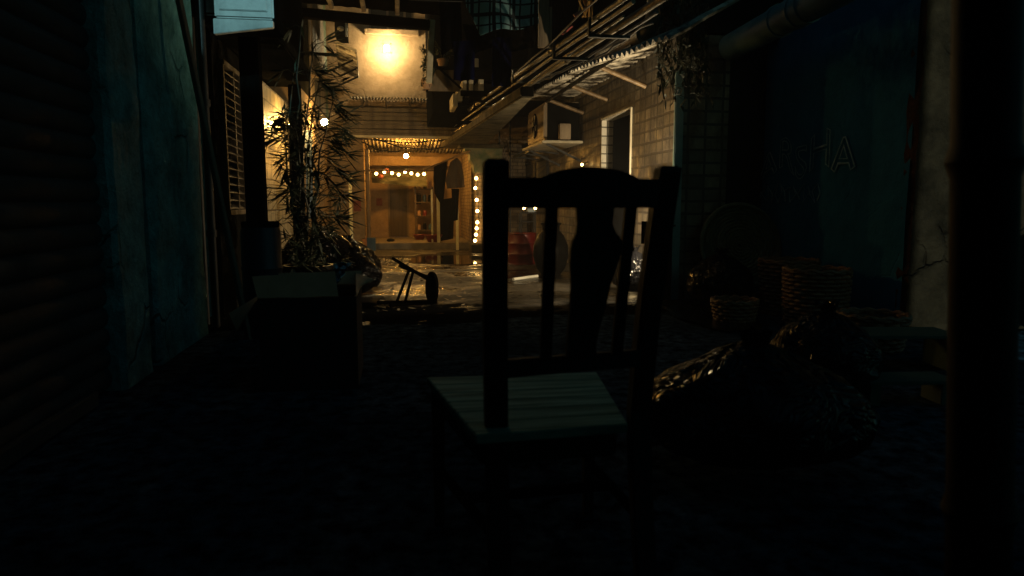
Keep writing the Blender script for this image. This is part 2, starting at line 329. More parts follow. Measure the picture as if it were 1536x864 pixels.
class MB:
    def __init__(self):
        self.v, self.f = [], []

    def add(self, vs, fs):
        b = len(self.v)
        self.v += [Vector(p) for p in vs]
        self.f += [[i + b for i in f] for f in fs]
        return self

    def box(self, x0, x1, y0, y1, z0, z1, M=None):
        vs = [Vector((x, y, z)) for x in (x0, x1) for y in (y0, y1) for z in (z0, z1)]
        if M is not None:
            vs = [M @ p for p in vs]
        return self.add(vs, [(0, 1, 3, 2), (4, 6, 7, 5), (0, 4, 5, 1), (2, 3, 7, 6), (0, 2, 6, 4), (1, 5, 7, 3)])

    def hexa(self, b, t):
        """four bottom points, four top points"""
        return self.add(list(b) + list(t), [(3, 2, 1, 0), (4, 5, 6, 7), (0, 1, 5, 4), (1, 2, 6, 5), (2, 3, 7, 6), (3, 0, 4, 7)])

    def bar(self, p0, p1, w, h, up=(0, 0, 1), w2=None, h2=None):
        p0, p1 = Vector(p0), Vector(p1)
        d = (p1 - p0).normalized()
        u = Vector(up)
        s = d.cross(u)
        if s.length < 1e-4:
            s = d.cross(Vector((1, 0, 0)))
        s.normalize()
        n = s.cross(d)
        w2, h2 = w2 or w, h2 or h
        a = [p0 + s * (i * w / 2) + n * (j * h / 2) for i, j in ((-1, -1), (1, -1), (1, 1), (-1, 1))]
        c = [p1 + s * (i * w2 / 2) + n * (j * h2 / 2) for i, j in ((-1, -1), (1, -1), (1, 1), (-1, 1))]
        return self.add(a + c, [(0, 3, 2, 1), (4, 5, 6, 7), (0, 1, 5, 4), (1, 2, 6, 5), (2, 3, 7, 6), (3, 0, 4, 7)])

    def path(self, pts, r, seg=8, cap=True, closed=False):
        pts = [Vector(p) for p in pts]
        n = len(pts)
        rs = r if isinstance(r, (list, tuple)) else [r] * n
        base = len(self.v)
        prev = None
        for i, p in enumerate(pts):
            if closed:
                d = pts[(i + 1) % n] - pts[i - 1]
            else:
                d = pts[min(i + 1, n - 1)] - pts[max(i - 1, 0)]
            d.normalize()
            if prev is None:
                s = d.cross(Vector((0, 0, 1)))
                if s.length < 1e-3:
                    s = d.cross(Vector((0, 1, 0)))
            else:
                s = prev - d * prev.dot(d)
            s.normalize()
            prev = s
            t = d.cross(s)
            for k in range(seg):
                a = 2 * math.pi * k / seg
                self.v.append(p + (s * math.cos(a) + t * math.sin(a)) * rs[i])
        m = n if closed else n - 1
        for i in range(m):
            j = (i + 1) % n
            for k in range(seg):
                k2 = (k + 1) % seg
                self.f.append([base + i * seg + k, base + i * seg + k2, base + j * seg + k2, base + j * seg + k])
        if cap and not closed:
            self.f.append([base + k for k in reversed(range(seg))])
            self.f.append([base + (n - 1) * seg + k for k in range(seg)])
        return self

    def bamboo(self, p0, p1, r, seg=10, nodes=4, r2=None):
        p0, p1 = Vector(p0), Vector(p1)
        r2 = r2 or r
        pts, rs = [], []
        for i in range(nodes + 1):
            a, b = i / (nodes + 1), (i + 1) / (nodes + 1)
            ra = r + (r2 - r) * a
            L = (p1 - p0).length
            e = min(0.012 / L * max(1, r / .03), (b - a) / 6)
            pts += [p0.lerp(p1, a + e), p0.lerp(p1, (a + b) / 2), p0.lerp(p1, b - 2 * e), p0.lerp(p1, b - .5 * e)]
            rs += [ra, ra * .97, ra, ra * 1.12]
        return self.path(pts, rs, seg)

    def lathe(self, prof, c=(0, 0, 0), seg=24, axis='z'):
        c = Vector(c)
        base = len(self.v)
        for r, h in prof:
            for k in range(seg):
                a = 2 * math.pi * k / seg
                q = (r * math.cos(a), r * math.sin(a), h)
                if axis == 'x':
                    q = (h, r * math.cos(a), r * math.sin(a))
                elif axis == 'y':
                    q = (r * math.cos(a), h, r * math.sin(a))
                self.v.append(c + Vector(q))
        for i in range(len(prof) - 1):
            for k in range(seg):
                k2 = (k + 1) % seg
                self.f.append([base + i * seg + k, base + i * seg + k2, base + (i + 1) * seg + k2, base + (i + 1) * seg + k])
        self.f.append([base + k for k in reversed(range(seg))])
        e = base + (len(prof) - 1) * seg
        self.f.append([e + k for k in range(seg)])
        return self

    def ball(self, c, r, seg=14, rings=9, sc=(1, 1, 1)):
        prof = []
        base = len(self.v)
        for i in range(rings + 1):
            t = math.pi * i / rings
            for k in range(seg):
                a = 2 * math.pi * k / seg
                rr = max(math.sin(t), 0.02) * r
                self.v.append(Vector(c) + Vector((rr * math.cos(a) * sc[0], rr * math.sin(a) * sc[1], -math.cos(t) * r * sc[2])))
        for i in range(rings):
            for k in range(seg):
                k2 = (k + 1) % seg
                self.f.append([base + i * seg + k, base + i * seg + k2, base + (i + 1) * seg + k2, base + (i + 1) * seg + k])
        return self

    def sheet(self, A, B, C, D, nu, nv, fn, th=0.006):
        """A-B along u, D-C the opposite edge; fn(u,v) = displacement along the normal; closed thin solid"""
        A, B, C, D = map(Vector, (A, B, C, D))
        nrm = (B - A).cross(D - A).normalized()
        base = len(self.v)
        for s in (0, 1):
            for j in range(nv + 1):
                for i in range(nu + 1):
                    u, v = i / nu, j / nv
                    p = A.lerp(B, u).lerp(D.lerp(C, u), v)
                    self.v.append(p + nrm * (fn(u, v) + s * th))
        W = nu + 1
        T = W * (nv + 1)
        for j in range(nv):
            for i in range(nu):
                a = base + j * W + i
                self.f.append([a, a + W, a + W + 1, a + 1])
                self.f.append([a + T, a + T + 1, a + T + W + 1, a + T + W])
        for i in range(nu):
            a = base + i
            self.f.append([a, a + 1, a + 1 + T, a + T])
            a = base + nv * W + i
            self.f.append([a + 1, a, a + T, a + 1 + T])
        for j in range(nv):
            a = base + j * W
            self.f.append([a + W, a, a + T, a + W + T])
            a = base + j * W + nu
            self.f.append([a, a + W, a + W + T, a + T])
        return self

    def prism(self, pts, d):
        """closed outline of 3-D points pushed along d"""
        n = len(pts)
        d = Vector(d)
        vs = [Vector(p) for p in pts] + [Vector(p) + d for p in pts]
        fs = [list(range(n)), list(reversed(range(n, 2 * n)))]
        for i in range(n):
            j = (i + 1) % n
            fs.append([i, i + n, j + n, j])
        return self.add(vs, fs)

    def build(self, name, m, parent=None, smooth=False, bevel=0.0, base=None):
        me = bpy.data.meshes.new(name)
        if parent is not None:
            off = OFF[parent.name]
        elif base is not None:
            off = Vector(base)
        else:
            xs = [p.x for p in self.v]; ys = [p.y for p in self.v]; zs = [p.z for p in self.v]
            off = Vector(((min(xs) + max(xs)) / 2, (min(ys) + max(ys)) / 2, min(zs)))
        me.from_pydata([p - off for p in self.v], [], self.f)
        me.materials.append(m)
        o = bpy.data.objects.new(name, me)
        COL.objects.link(o)
        if parent is not None:
            o.parent = parent
        else:
            o.location = off
        OFF[o.name] = off
        import bmesh
        bm = bmesh.new(); bm.from_mesh(me)
        bmesh.ops.recalc_face_normals(bm, faces=bm.faces)
        if bevel:
            bmesh.ops.bevel(bm, geom=[e for e in bm.edges if e.calc_length() > bevel * 3 and len(e.link_faces) == 2 and e.calc_face_angle(0) > .5],
                            offset=bevel, segments=2, affect='EDGES', clamp_overlap=True)
        bm.to_mesh(me); bm.free()
        if smooth:
            me.polygons.foreach_set('use_smooth', [True] * len(me.polygons))
            try:
                me.set_sharp_from_angle(angle=R(40))
            except Exception:
                pass
        return o


def thing(name, loc, label, cat, group=None):
    o = bpy.data.objects.new(name, None)
    o.empty_display_size = 0.1
    COL.objects.link(o)
    o.location = loc
    OFF[o.name] = Vector(loc)
    return tag(o, label, cat, group)


def tag(o, label, cat, group=None):
    o['label'] = label
    o['category'] = cat
    if group:
        o['group'] = group
    return o


def struct(o, kind='structure', label=None, cat=None):
    o['kind'] = kind
    if label:
        o['label'] = label; o['category'] = cat
    return o


def lab(o, text):
    o['label'] = text
    return o


def rnd(a, b):
    return random.uniform(a, b)


# ================================================================== SETTING
g = MB()
N = 60
def gz(x, y):
    return 0.012 * noise.noise(Vector((x * .9, y * .9, 3.1))) + 0.006 * noise.noise(Vector((x * 3, y * 3, 9.1)))
gx = [-3.2 + 7.6 * i / 76 for i in range(77)]
gy = [-5 + 21.45 * j / 150 for j in range(151)]
g.add([(x, y, gz(x, y)) for y in gy for x in gx],
      [(j * 77 + i, j * 77 + i + 1, (j + 1) * 77 + i + 1, (j + 1) * 77 + i) for j in range(150) for i in range(76)])
o = struct(g.build('alley_ground', GROUND, smooth=True), label='wet paved ground of the alley, near shade put into its colour', cat='ground')
# paler paving over the far half; its ragged near edge stands in for the shadow's edge
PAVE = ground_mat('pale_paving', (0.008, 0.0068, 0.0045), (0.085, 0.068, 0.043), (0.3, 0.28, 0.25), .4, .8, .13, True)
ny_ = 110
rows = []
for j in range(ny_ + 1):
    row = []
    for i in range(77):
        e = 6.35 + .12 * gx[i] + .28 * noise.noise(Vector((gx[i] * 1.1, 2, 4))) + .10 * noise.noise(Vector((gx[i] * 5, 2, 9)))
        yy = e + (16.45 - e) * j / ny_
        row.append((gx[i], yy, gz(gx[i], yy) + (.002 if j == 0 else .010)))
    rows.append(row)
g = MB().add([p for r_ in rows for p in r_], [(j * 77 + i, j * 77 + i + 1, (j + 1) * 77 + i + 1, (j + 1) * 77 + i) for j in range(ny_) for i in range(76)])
struct(g.build('alley_paving', PAVE, smooth=True), label='pale damp paving in the far half of the alley, shade painted along its near side', cat='paving')
g = MB().add([(-60, -60, -.06), (60, -60, -.06), (60, 70, -.06), (-60, 70, -.06)], [(0, 1, 2, 3)])
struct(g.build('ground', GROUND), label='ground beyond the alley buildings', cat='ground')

# puddle in front of the step
pts = []
c = P(680, 391, Z=0)
for k in range(40):
    a = 2 * math.pi * k / 40
    rr = 1 + .25 * noise.noise(Vector((math.cos(a) * 1.5, math.sin(a) * 1.5, 5)))
    pts.append((c.x + math.cos(a) * .95 * rr, c.y + math.sin(a) * 1.0 * rr, .021))
WATER = mat('still_water', (0.006, 0.006, 0.005), (0.01, 0.009, 0.008), 2, 0.04, bump=0.06, bscale=5, bdist=0.01)
g = MB().add(pts, [list(range(40))])
struct(g.build('puddle', WATER), label='puddle reflecting the lit posts and bulbs', cat='puddle')

RIPPLE = mat('rippled_water', (0.003, 0.004, 0.005), (0.006, 0.007, 0.008), 2, 0.12, bump=.6, bscale=9, bdist=.02)
c = P(1066, 478, Z=0)
pts = []
for k in range(36):
    a = 2 * math.pi * k / 36
    rr = 1 + .35 * noise.noise(Vector((math.cos(a) * 1.8, math.sin(a) * 1.8, 2)))
    pts.append((c.x + math.cos(a) * .32 * rr, c.y + math.sin(a) * .75 * rr, .022))
struct(MB().add(pts, [list(range(36))]).build('puddle', RIPPLE), label='small cold puddle right of the chair before the low basket', cat='puddle')

# raised platform at the end of the alley
YS = 16.45
XLW, XRW = -1.65, 1.78          # passage / end walls
g = MB().box(-1.75, 2.9, YS, 20.0, -.05, .15)
PLAT = mat('dusty_platform_stone', (0.09, 0.075, 0.055), (0.22, 0.18, 0.13), 3, 0.5, 0.8, bump=0.5, bscale=14)
struct(g.build('platform', PLAT, bevel=.012), label='raised stone platform at the end of the alley', cat='platform')

# ================================================================== LEFT BUILDING
LB = thing('shop_building', (-2.2, 6, 0), 'dark shop building along the left side with roller shutter and plaster pilasters', 'building')
# roller shutter (horizontal ribs)
prof = []
z = 0.02
while z < 4.2:
    for k in range(8):
        t = k / 8
        prof.append((-1.70 + .028 * abs(math.sin(math.pi * t)) ** .6, z + .12 * t))
    z += .12
g = MB()
y0, y1 = -2.6, P(150, 0, X=-1.6).y + .02
vs = []
for X_, Z_ in prof:
    vs += [(X_, y0, Z_), (X_, y1, Z_)]
g.add(vs, [(2 * i, 2 * i + 1, 2 * i + 3, 2 * i + 2) for i in range(len(prof) - 1)])
sh = g.build('roller_shutter', SHUTTER, LB, smooth=True)
g = MB().box(-1.64, -1.60, y0 + .5, y1 - .4, .02, .1)
g.build('bottom_rail', SHUTTER, sh, bevel=.006)
# plaster pilasters
ya, yb, yc, yd = y1 - .02, P(214, 250, X=-1.6).y, P(224, 250, X=-1.6).y, P(300, 250, X=-1.6).y
for a, b_, nm in ((ya, yb, 0), (yc, yd, 1)):
    g = MB()
    nz_ = 60
    def ex(y, zz, k):
        return .012 * noise.noise(Vector((y * 2, zz * 3, k))) + .02 * noise.noise(Vector((y * .7, zz * 1.1, k + 4)))
    for s, yy in ((0, a), (1, b_)):
        pass
    base = 0
    rows = []
    for j in range(nz_ + 1):
        zz = 5.0 * j / nz_
        e0 = .02 * noise.noise(Vector((zz * 5, nm, 1))) + .012 * noise.noise(Vector((zz * 17, nm, 2)))
        e1 = .02 * noise.noise(Vector((zz * 5, nm, 7))) + .012 * noise.noise(Vector((zz * 17, nm, 8)))
        row = [(-1.9, a + e0, zz), (-1.63, a + e0, zz)]
        for i in range(9):
            yy = a + e0 + .03 + (b_ + e1 - a - e0 - .06) * i / 8
            row.append((-1.60 + ex(yy, zz, nm), yy, zz))
        row += [(-1.63, b_ + e1, zz), (-1.9, b_ + e1, zz)]
        rows.append(row)
    m_ = len(rows[0])
    g.add([p for r_ in rows for p in r_], [(j * m_ + i, j * m_ + i + 1, (j + 1) * m_ + i + 1, (j + 1) * m_ + i) for j in range(nz_) for i in range(m_ - 1)])
    g.build('pilaster', PLASTER_L, LB, smooth=True)
# solid behind
g = MB().box(-3.4, -1.72, -3.0, y1, 0, 6.0).box(-3.4, -1.85, y1 + .01, yd, 0, 6.0).box(-3.4, -1.98, yd + .01, 7.1, 0, 6.0)
g.box(-3.4, -1.70, 7.11, 9.0, 0, 6.0)
g.build('wall', CONC_DK, LB)
# recessed strip beside the pilaster
g = MB().box(-1.97, -1.80, yd + .25, 7.09, 0, 5)
g.build('side_panel', PLASTER_L, LB)
# louvre shutter
a, b_ = P(334, 120, X=-1.66), P(362, 300, X=-1.66)
fr = MB()
ly0, ly1, lz0, lz1 = a.y, b_.y + .1, b_.z - .1, 2.42
fr.box(-1.72, -1.64, ly0 - .05, ly0, lz0, lz1).box(-1.72, -1.64, ly1, ly1 + .05, lz0, lz1)
fr.box(-1.72, -1.64, ly0, ly1, lz0 - .05, lz0).box(-1.72, -1.64, ly0, ly1, lz1, lz1 + .05).box(-1.71, -1.645, (ly0 + ly1) / 2 + .06, (ly0 + ly1) / 2 + .1, lz0, lz1)
lo = fr.build('window_shutter', WOOD_OLD, LB, bevel=.004)
sl = MB()
zz = lz0 + .03
while zz < lz1 - .03:
    Mx = Matrix.Translation((-1.675, (ly0 + ly1) / 2, zz)) @ Matrix.Rotation(R(35), 4, 'Y')
    sl.box(-.035, .035, -(ly1 - ly0) / 2 + .004, (ly1 - ly0) / 2 - .004, -.005, .005, Mx)
    zz += .078
sl.build('slats', WOOD_OLD, lo)
# tiled stretch of wall
g = MB().box(-3.4, -1.65, 9.01, 11.75, 0, 2.6)
g.build('tiled_wall', TILE_L, LB)
# overhang slab and its posts
g = MB().box(-1.69, -1.1, 6.45, 9.7, 2.66, 2.8)
g.build('overhang', CONC_DK, LB, bevel=.02)
g = MB().box(-3.4, -1.22, 6.7, 10.0, 2.81, 6.0)
g.build('upper_wall', WOOD_BLACK, LB)
for (pa, pb, Y_, n_) in ((363, 392, 6.95, 3), (434, 452, 9.9, 3)):
    a, b_ = P(pa, 200, Y=Y_), P(pb, 200, Y=Y_)
    w = b_.x - a.x
    g = MB().box(a.x, b_.x, Y_, Y_ + w, 0, 2.655)
    g.build('post', WOOD_BLACK, LB, bevel=.012)
# added unseen wall behind the viewer: keeps the moon off the ground
g = MB().box(-3.4, -1.75, -5.2, -4.2, 0, 18)
g.build('moon_screen', CONC_DK, LB)

# ---- second left house further along
L2 = thing('narrow_house', (-2.4, 13.5, 0), 'narrow lamp-lit house on the left beyond the tiled wall', 'building')
g = MB().box(-3.4, -1.5, 11.76, 16.4, 0, 2.9)
g.build('wall', PLASTER_F, L2)
g = MB().box(-3.4, -1.52, 10.3, 16.4, 2.91, 7.5)
g.build('upper_wall', CONC_DK, L2)
# cladding boards on upper wall: brown, green, dark
for (pa, pb, mt) in ((466, 471, WOOD_OLD), (471.5, 480, RUST_DK), (480.5, 487, WOOD_OLD), (487.5, 503, GREENM), (503.5, 520, RUST_DK)):
    q0, q1 = P(pa, 110, X=-1.5).y, min(P(pb, 110, X=-1.5).y, 16.3)
    if q1 - q0 < .05:
        continue
    g = MB()
    g.sheet((-1.515, q0, 2.95), (-1.515, q1 - .02, 2.95), (-1.515, q1 - .02, 6.2), (-1.515, q0, 6.2), max(4, int((q1 - q0) * 40)), 1,
            lambda u, v, L=(q1 - q0): -.018 * math.sin(u * L * 2 * math.pi / .12), .008)
    g.build('cladding', mt, L2, smooth=True)
# ledges / poles sticking out to the alley
g = MB().bar(P(455, 80, X=-1.5), P(519, 83, Y=P(455, 80, X=-1.5).y + 3.2), .05, .06)
g.build('timber_arm', WOOD_BLACK, L2)
g = MB().bar(P(467, 114, X=-1.5), P(520, 118, Y=15.6), .04, .05)
lab(g.build('timber_arm', BAMBOO, L2), 'pale timber arm catching the lamp light')

# ================================================================== REAR BUILDING
YF = 16.4
RB = thing('end_building', (0, 18, 0), 'sandy rendered building closing the alley with a lit passage below', 'building')
zb = 2.62
g = MB()
wx0, wx1 = P(553, 50, Y=YF).x, P(621, 50, Y=YF).x
wz0, wz1 = P(580, 50, Y=YF).z, P(580, 50, Y=YF).z + 1.1
g.box(-1.75, wx0, YF, YF + .3, zb, 8).box(wx1, 3.1, YF, YF + .3, zb, 8).box(wx0, wx1, YF, YF + .3, zb, wz0).box(wx0, wx1, YF, YF + .3, wz1, 8)
g.build('facade', PLASTER_F, RB)
fr = MB()
fr.box(wx0 + .02, wx1 - .02, YF + .16, YF + .22, wz0 + .01, wz0 + .07)
for f_ in (0.02, .42, .8, .98):
    xx = wx0 + (wx1 - wx0) * f_
    fr.box(xx - .025, xx + .025, YF + .155, YF + .225, wz0 + .01, wz1)
w_ = fr.build('window', WOOD_OLD, RB)
MB().box(wx0 - .003, wx1 + .003, YF + .24, YF + .25, wz0 - .003, wz1 + .003).build('pane', GLASSDK, w_)
MB().box(wx0 - .09, wx1 + .1, YF - .16, YF + .1, wz0 - .05, wz0 + .06).build('sill', PLASTER_F, w_, bevel=.01)
pl0 = P(548, 300, Y=YF)
g = MB().box(-1.75, pl0.x - .02, YF, YF + .35, .1, zb - .001)
g.build('left_pier', PLASTER_F, RB)
g = MB().box(-1.75, pl0.x - .05, YF + .36, 19.4, .1, zb + .3)
g.build('passage_wall', PLASTER_F, RB)
g = MB().box(1.68, 3.1, YF + .02, 19.4, .1, zb + .3)
lab(g.build('passage_wall', BRICK, RB), 'painted brick side wall of the passage')
YB = 19.3
dl, dr = P(582, 300, Y=YB).x, P(613, 300, Y=YB).x
dtop = 2.05
g = MB().box(pl0.x - .04, dl, YB, YB + .3, .1, zb + .3).box(dr, 1.675, YB, YB + .3, .1, zb + .3).box(dl, dr, YB, YB + .3, dtop, zb + .3)
g.build('back_wall', PLASTER_F, RB)
g = MB().box(dl + .02, dr - .02, YB + .06, YB + .11, .16, dtop - .02)
d_ = g.build('door', DOORW, RB)
g = MB()
for (xa, xb, za, zb_) in ((.08, .36, .25, .75), (.40, .68 - .08, .25, .75), (.08, .36, .85, 1.8), (.40, .6, .85, 1.8)):
    W = dr - dl - .04
    xa, xb = xa / .68, xb / .68
    g.box(dl + .02 + W * xa, dl + .02 + W * xb, YB + .045, YB + .065, .16 + za, .16 + zb_)
g.build('panel', DOORW, d_, bevel=.008)
MB().box(dl, dl + .045, YB - .02, YB + .1, .15, dtop).box(dr - .045, dr, YB - .02, YB + .1, .15, dtop).box(dl + .046, dr - .046, YB - .02, YB + .1, dtop - .05, dtop).build('frame', WOOD_OLD, d_)
MB().ball((dr - .1, YB + .03, 1.0), .03).build('handle', PIPE, d_, smooth=True)
# lintel beam in the passage and the corrugated ceiling
a, b_ = P(549, 248, Y=18.7), P(662, 235, Y=18.7)
g = MB().box(pl0.x - .03, 1.67, 18.7, 18.95, a.z, b_.z)
g.build('beam', PLASTER_F, RB, bevel=.015)
g = MB().sheet((pl0.x - .6, YF + .31, zb - .03), (1.66, YF + .31, zb - .03), (1.66, 19.28, zb - .2), (pl0.x - .6, 19.28, zb - .2), 120, 6,
               lambda u, v: .03 * math.sin(u * 34 * 2 * math.pi) + .02 * noise.noise(Vector((u * 6, v * 4, 2))), .01)
g.build('passage_ceiling', RUST, RB, smooth=True)
# ribbed box of the big shutter above the passage
prof = [(.0, 0.0), (.34, .0), (.37, .04)]
z0, z1 = P(600, 206, Y=16.0).z, P(600, 162, Y=16.0).z
zz = z0
g = MB()
xs0, xs1 = P(514, 180, Y=16.0).x, P(690, 180, Y=16.0).x
n_ = 7
hh = (z1 - z0) / n_
for i in range(n_):
    g.box(xs0, xs1, 16.0 + (.03 if i % 2 else 0), YF - .005, z0 + i * hh + .004, z0 + (i + 1) * hh - (.012 if i % 2 else .004))
g.build('shutter_box', WOOD_OLD, RB, bevel=.008)
MB().box(xs0, xs1, 15.93, 15.995, z0 - .02, z0 + .03).build('trim', CREAM, RB, bevel=.008)

# corrugated awning above the shutter box (a thing fixed to the facade)
AW = thing('corrugated_awning', (0, 16, P(600, 140, Y=16).z), 'narrow rusty corrugated awning with scalloped edge above the passage', 'awning')
ax0, ax1 = P(524, 150, Y=15.6).x, P(668, 150, Y=15.6).x
ze = P(600, 148, Y=15.6).z
zt = ze + .03
MB().sheet((ax0, 15.6, ze), (ax1, 15.6, ze), (ax1, YF - .01, zt + .05), (ax0, YF - .01, zt + .05), 200, 4,
           lambda u, v: .028 * math.sin(u * 30 * 2 * math.pi), .008).build('sheet', RUST, AW, smooth=True)
g = MB()
for i in range(4):
    xx = ax0 + .25 + (ax1 - ax0 - .5) * i / 3
    MB().bar((xx, 15.7, ze - .03), (xx, YF - .01, zt - .02), .04, .05).bar((xx, 15.75, ze - .05), (xx, YF - .02, ze - .3), .035, .04).build('bracket', WOOD_OLD, AW)

# ================================================================== RIGHT TILED BUILDING
XR = 3.0
TB = thing('tiled_building', (3.6, 11, 0), 'grimy tiled building on the right with a deep dark doorway', 'building')
yn, yfar = P(1012, 200, X=XR).y, 19.5
dn, df = P(948, 162, X=XR).y, P(903, 181, X=XR).y
dz = P(925, 171, X=XR).z
sill = .17
T_ = .17
# outer tile skin with the doorway left open
g = MB().box(XR, XR + T_, yn, dn, 0, 2.9).box(XR, XR + T_, df, YF, 0, 2.9).box(XR, XR + T_, dn, df, dz, 2.9).box(XR, XR + T_, dn, df, 0, sill)
g.build('tiled_wall', TILE_R, TB)
MB().box(XR + T_ + .002, 3.62, yn, yn + .25, 0, 2.9).build('end_wall', TILE_R, TB)
MB().box(XR - .005, XR + T_, df - .012, df - .002, sill, dz - .014).box(XR - .005, XR + T_, dn + .014, df - .002, dz - .012, dz - .002).build('doorway_reveal', TILE_J, TB)
MB().box(XR - .02, XR + .04, dn - .015, dn + .012, sill, dz + .01).box(XR - .02, XR + .03, dn + .013, df, dz - .001, dz + .02).build('door_trim', CREAM, TB, bevel=.004)
MB().box(XR - .1, XR + .3, dn - .3, df + .3, 0, sill + .006).build('doorstep', CREAM, TB, bevel=.012)
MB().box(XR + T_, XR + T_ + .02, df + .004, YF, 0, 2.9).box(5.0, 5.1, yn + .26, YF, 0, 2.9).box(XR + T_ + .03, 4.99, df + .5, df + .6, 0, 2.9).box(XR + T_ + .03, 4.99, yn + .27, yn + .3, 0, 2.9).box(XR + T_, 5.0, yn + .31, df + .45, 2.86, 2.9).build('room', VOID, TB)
MB().box(XR - .02, XR + .08, yn - .05, yn - .003, .0, 2.5).build('corner_trim', PIPE_TEAL, TB, bevel=.01)
# a small window on the tiled wall beyond the air conditioner
wy0, wy1 = P(823, 250, X=XR).y, P(790, 250, X=XR).y
fr = MB()
for q in (0, .5, 1):
    yy = wy0 + (wy1 - wy0) * q
    fr.box(XR - .05, XR - .002, yy - .04, yy + .04, .9, 1.95)
fr.box(XR - .05, XR - .002, wy0 + .041, wy1 - .041, .85, .9).box(XR - .05, XR - .002, wy0 + .041, wy1 - .041, 1.3, 1.34).box(XR - .05, XR - .002, wy0 + .041, wy1 - .041, 1.95, 2.0)
w_ = fr.build('window', WOOD_DK, TB)
MB().box(XR - .02, XR - .006, wy0, wy1, .9, 1.95).build('pane', RUST_DK, w_)
# dark upper storey
MB().box(1.95, 5.0, 10.6, 16.0, 3.02, 8).build('upper_storey', WOOD_BLACK, TB)
MB().box(.66, 1.94, 13.6, 16.3, 2.75, 8).build('upper_storey', WOOD_BLACK, TB)
MB().box(3.02, 5.0, yn - .02, 10.58, 2.92, 8).build('upper_storey', CONC_DK, TB)
# tapering concrete ledge carried by the column
n1, n2 = P(781, 144, Y=8.3), P(662, 230, Y=16.3)
zlo = (n1.z + n2.z) / 2 + .05
b4 = [(n1.x, 8.3, zlo), (n1.x + .16, 8.3, zlo), (1.95, 16.38, zlo), (n2.x, 16.38, zlo)]
g = MB().hexa(b4, [(x, y, z + .13) for x, y, z in b4])
g.build('ledge', CONC, TB, bevel=.02)
MB().box(n1.x + .01, n1.x + .15, 8.27, 8.298, zlo + .01, zlo + .12).build('ledge_shade', WOOD_BLACK, TB)  # dark plate added to make the ledge's near end look shaded

# ---- column with bulbs
CL = thing('porch_column', (1.93, 15.3, 0), 'square stone column with green bracket capital carrying the bulb string', 'column')
cx0, cx1 = P(714, 378, Y=15.1).x, P(746, 378, Y=15.1).x
MB().box(cx0, cx1, 15.1, 15.5, .2, 1.75).build('shaft', BRICK, CL, bevel=.015)
MB().box(cx0 - .1, cx1 + .1, 15.0, 15.6, 0, .2).build('plinth', CONC, CL, bevel=.02)
g = MB()
out = [(-.0, 1.72), (.02, 1.72), (.05, 1.9), (.12, 2.0), (.12, 2.12), (.24, 2.2), (.24, 2.24)]
pr = [(cx0 - x, 15.08, z) for x, z in out] + [(cx1 + .12, 15.08, 2.24), (cx1 + .1, 15.08, 2.0), (cx1 + .01, 15.08, 1.85), (cx1 + .01, 15.08, 1.72)]
g.prism(pr, (0, .44, 0))
g.build('capital', COLGREEN, CL, bevel=.01)
MB().box(cx0 - .34, cx1 + .15, 14.98, 15.62, 2.245, zlo - .002).build('cap_slab', CONC, CL, bevel=.015)

# ---- lattice gate between column and wall
LG = thing('lattice_gate', (2.5, 15.4, 0), 'folding metal lattice gate beside the bulb column', 'gate')
gx0, gx1, gz0, gz1 = P(750, 250, Y=15.4).x, P(764, 250, Y=15.4).x, .1, 2.35
g = MB()
st = .11
k = gz0
W = gx1 - gx0
while k < gz1:
    g.bar((gx0, 15.4, k), (gx1, 15.4, k + .5), .012, .015).bar((gx1, 15.41, k), (gx0, 15.41, k + .5), .012, .015)
    k += st * 1.3
g.build('lattice', BAMBOO, LG)
MB().box(gx0 - .03, gx0, 15.37, 15.43, 0, gz1 + .5).box(gx1, gx1 + .03, 15.37, 15.43, 0, gz1 + .5).build('frame', PIPE_DK, LG)

# ================================================================== RIGHT PLASTER BUILDING
XP = 4.2
PB = thing('plaster_building', (5, 5.5, 0), 'plastered building on the right with blue graffitied side and bare grey corner', 'building')
g = MB()
rows = []
for j in range(61):
    zz = 4.0 * j / 60
    row = []
    for i in range(41):
        yy = 5.3 + (9.4 - 5.3) * i / 40
        row.append((XP + .012 * noise.noise(Vector((yy * 1.5, zz * 1.5, 3))), yy, zz))
    rows.append(row)
g.add([p for r_ in rows for p in r_], [(j * 41 + i, j * 41 + i + 1, (j + 1) * 41 + i + 1, (j + 1) * 41 + i) for j in range(60) for i in range(40)])
g.build('side_wall', PLASTER_B, PB, smooth=True)
g = MB()
rows = []
for j in range(81):
    zz = 4.0 * j / 80
    e = .03 * noise.noise(Vector((zz * 3, 2, 1))) + .02 * noise.noise(Vector((zz * 11, 5, 1)))
    row = [(XP - .0 + e, 5.36, zz)]
    for i in range(30):
        xx = XP + e + .02 + 4.2 * (i / 29) ** 1.3
        row.append((xx, 5.3 - .05 + .012 * noise.noise(Vector((xx * 2, zz * 2, 8))), zz))
    rows.append(row)
g.add([p for r_ in rows for p in r_], [(j * 31 + i, (j + 1) * 31 + i, (j + 1) * 31 + i + 1, j * 31 + i + 1) for j in range(80) for i in range(30)])
g.build('front_wall', PLASTER_G, PB, smooth=True)
MB().box(XP + .03, 8.2, 5.37, 9.4, 0, 4.0).box(XP - .01, 8.2, 5.2, 9.4, 4.01, 11).box(3.63, 8, 9.41, 9.6, 0, 4).build('core', CONC_DK, PB)
MB().box(-.95, 1.0, -5.2, -4.2, 0, 18).box(1.001, 1.8, -5.19, -4.21, 0, 2.60).box(1.001, 1.8, -5.19, -4.21, 2.9, 18).box(1.801, 4.27, -5.2, -4.2, 0, 18).box(4.271, 9, -5.19, -4.21, 0, 3.0).box(4.271, 9, -5.19, -4.21, 7.2, 18).box(-1.749, -.951, -5.19, -4.21, 0, 6.2).box(-1.749, -.951, -5.19, -4.21, 7.6, 18).build('moon_screen', CONC_DK, PB)  # added unseen wall behind the viewer; its gaps let moonlight through

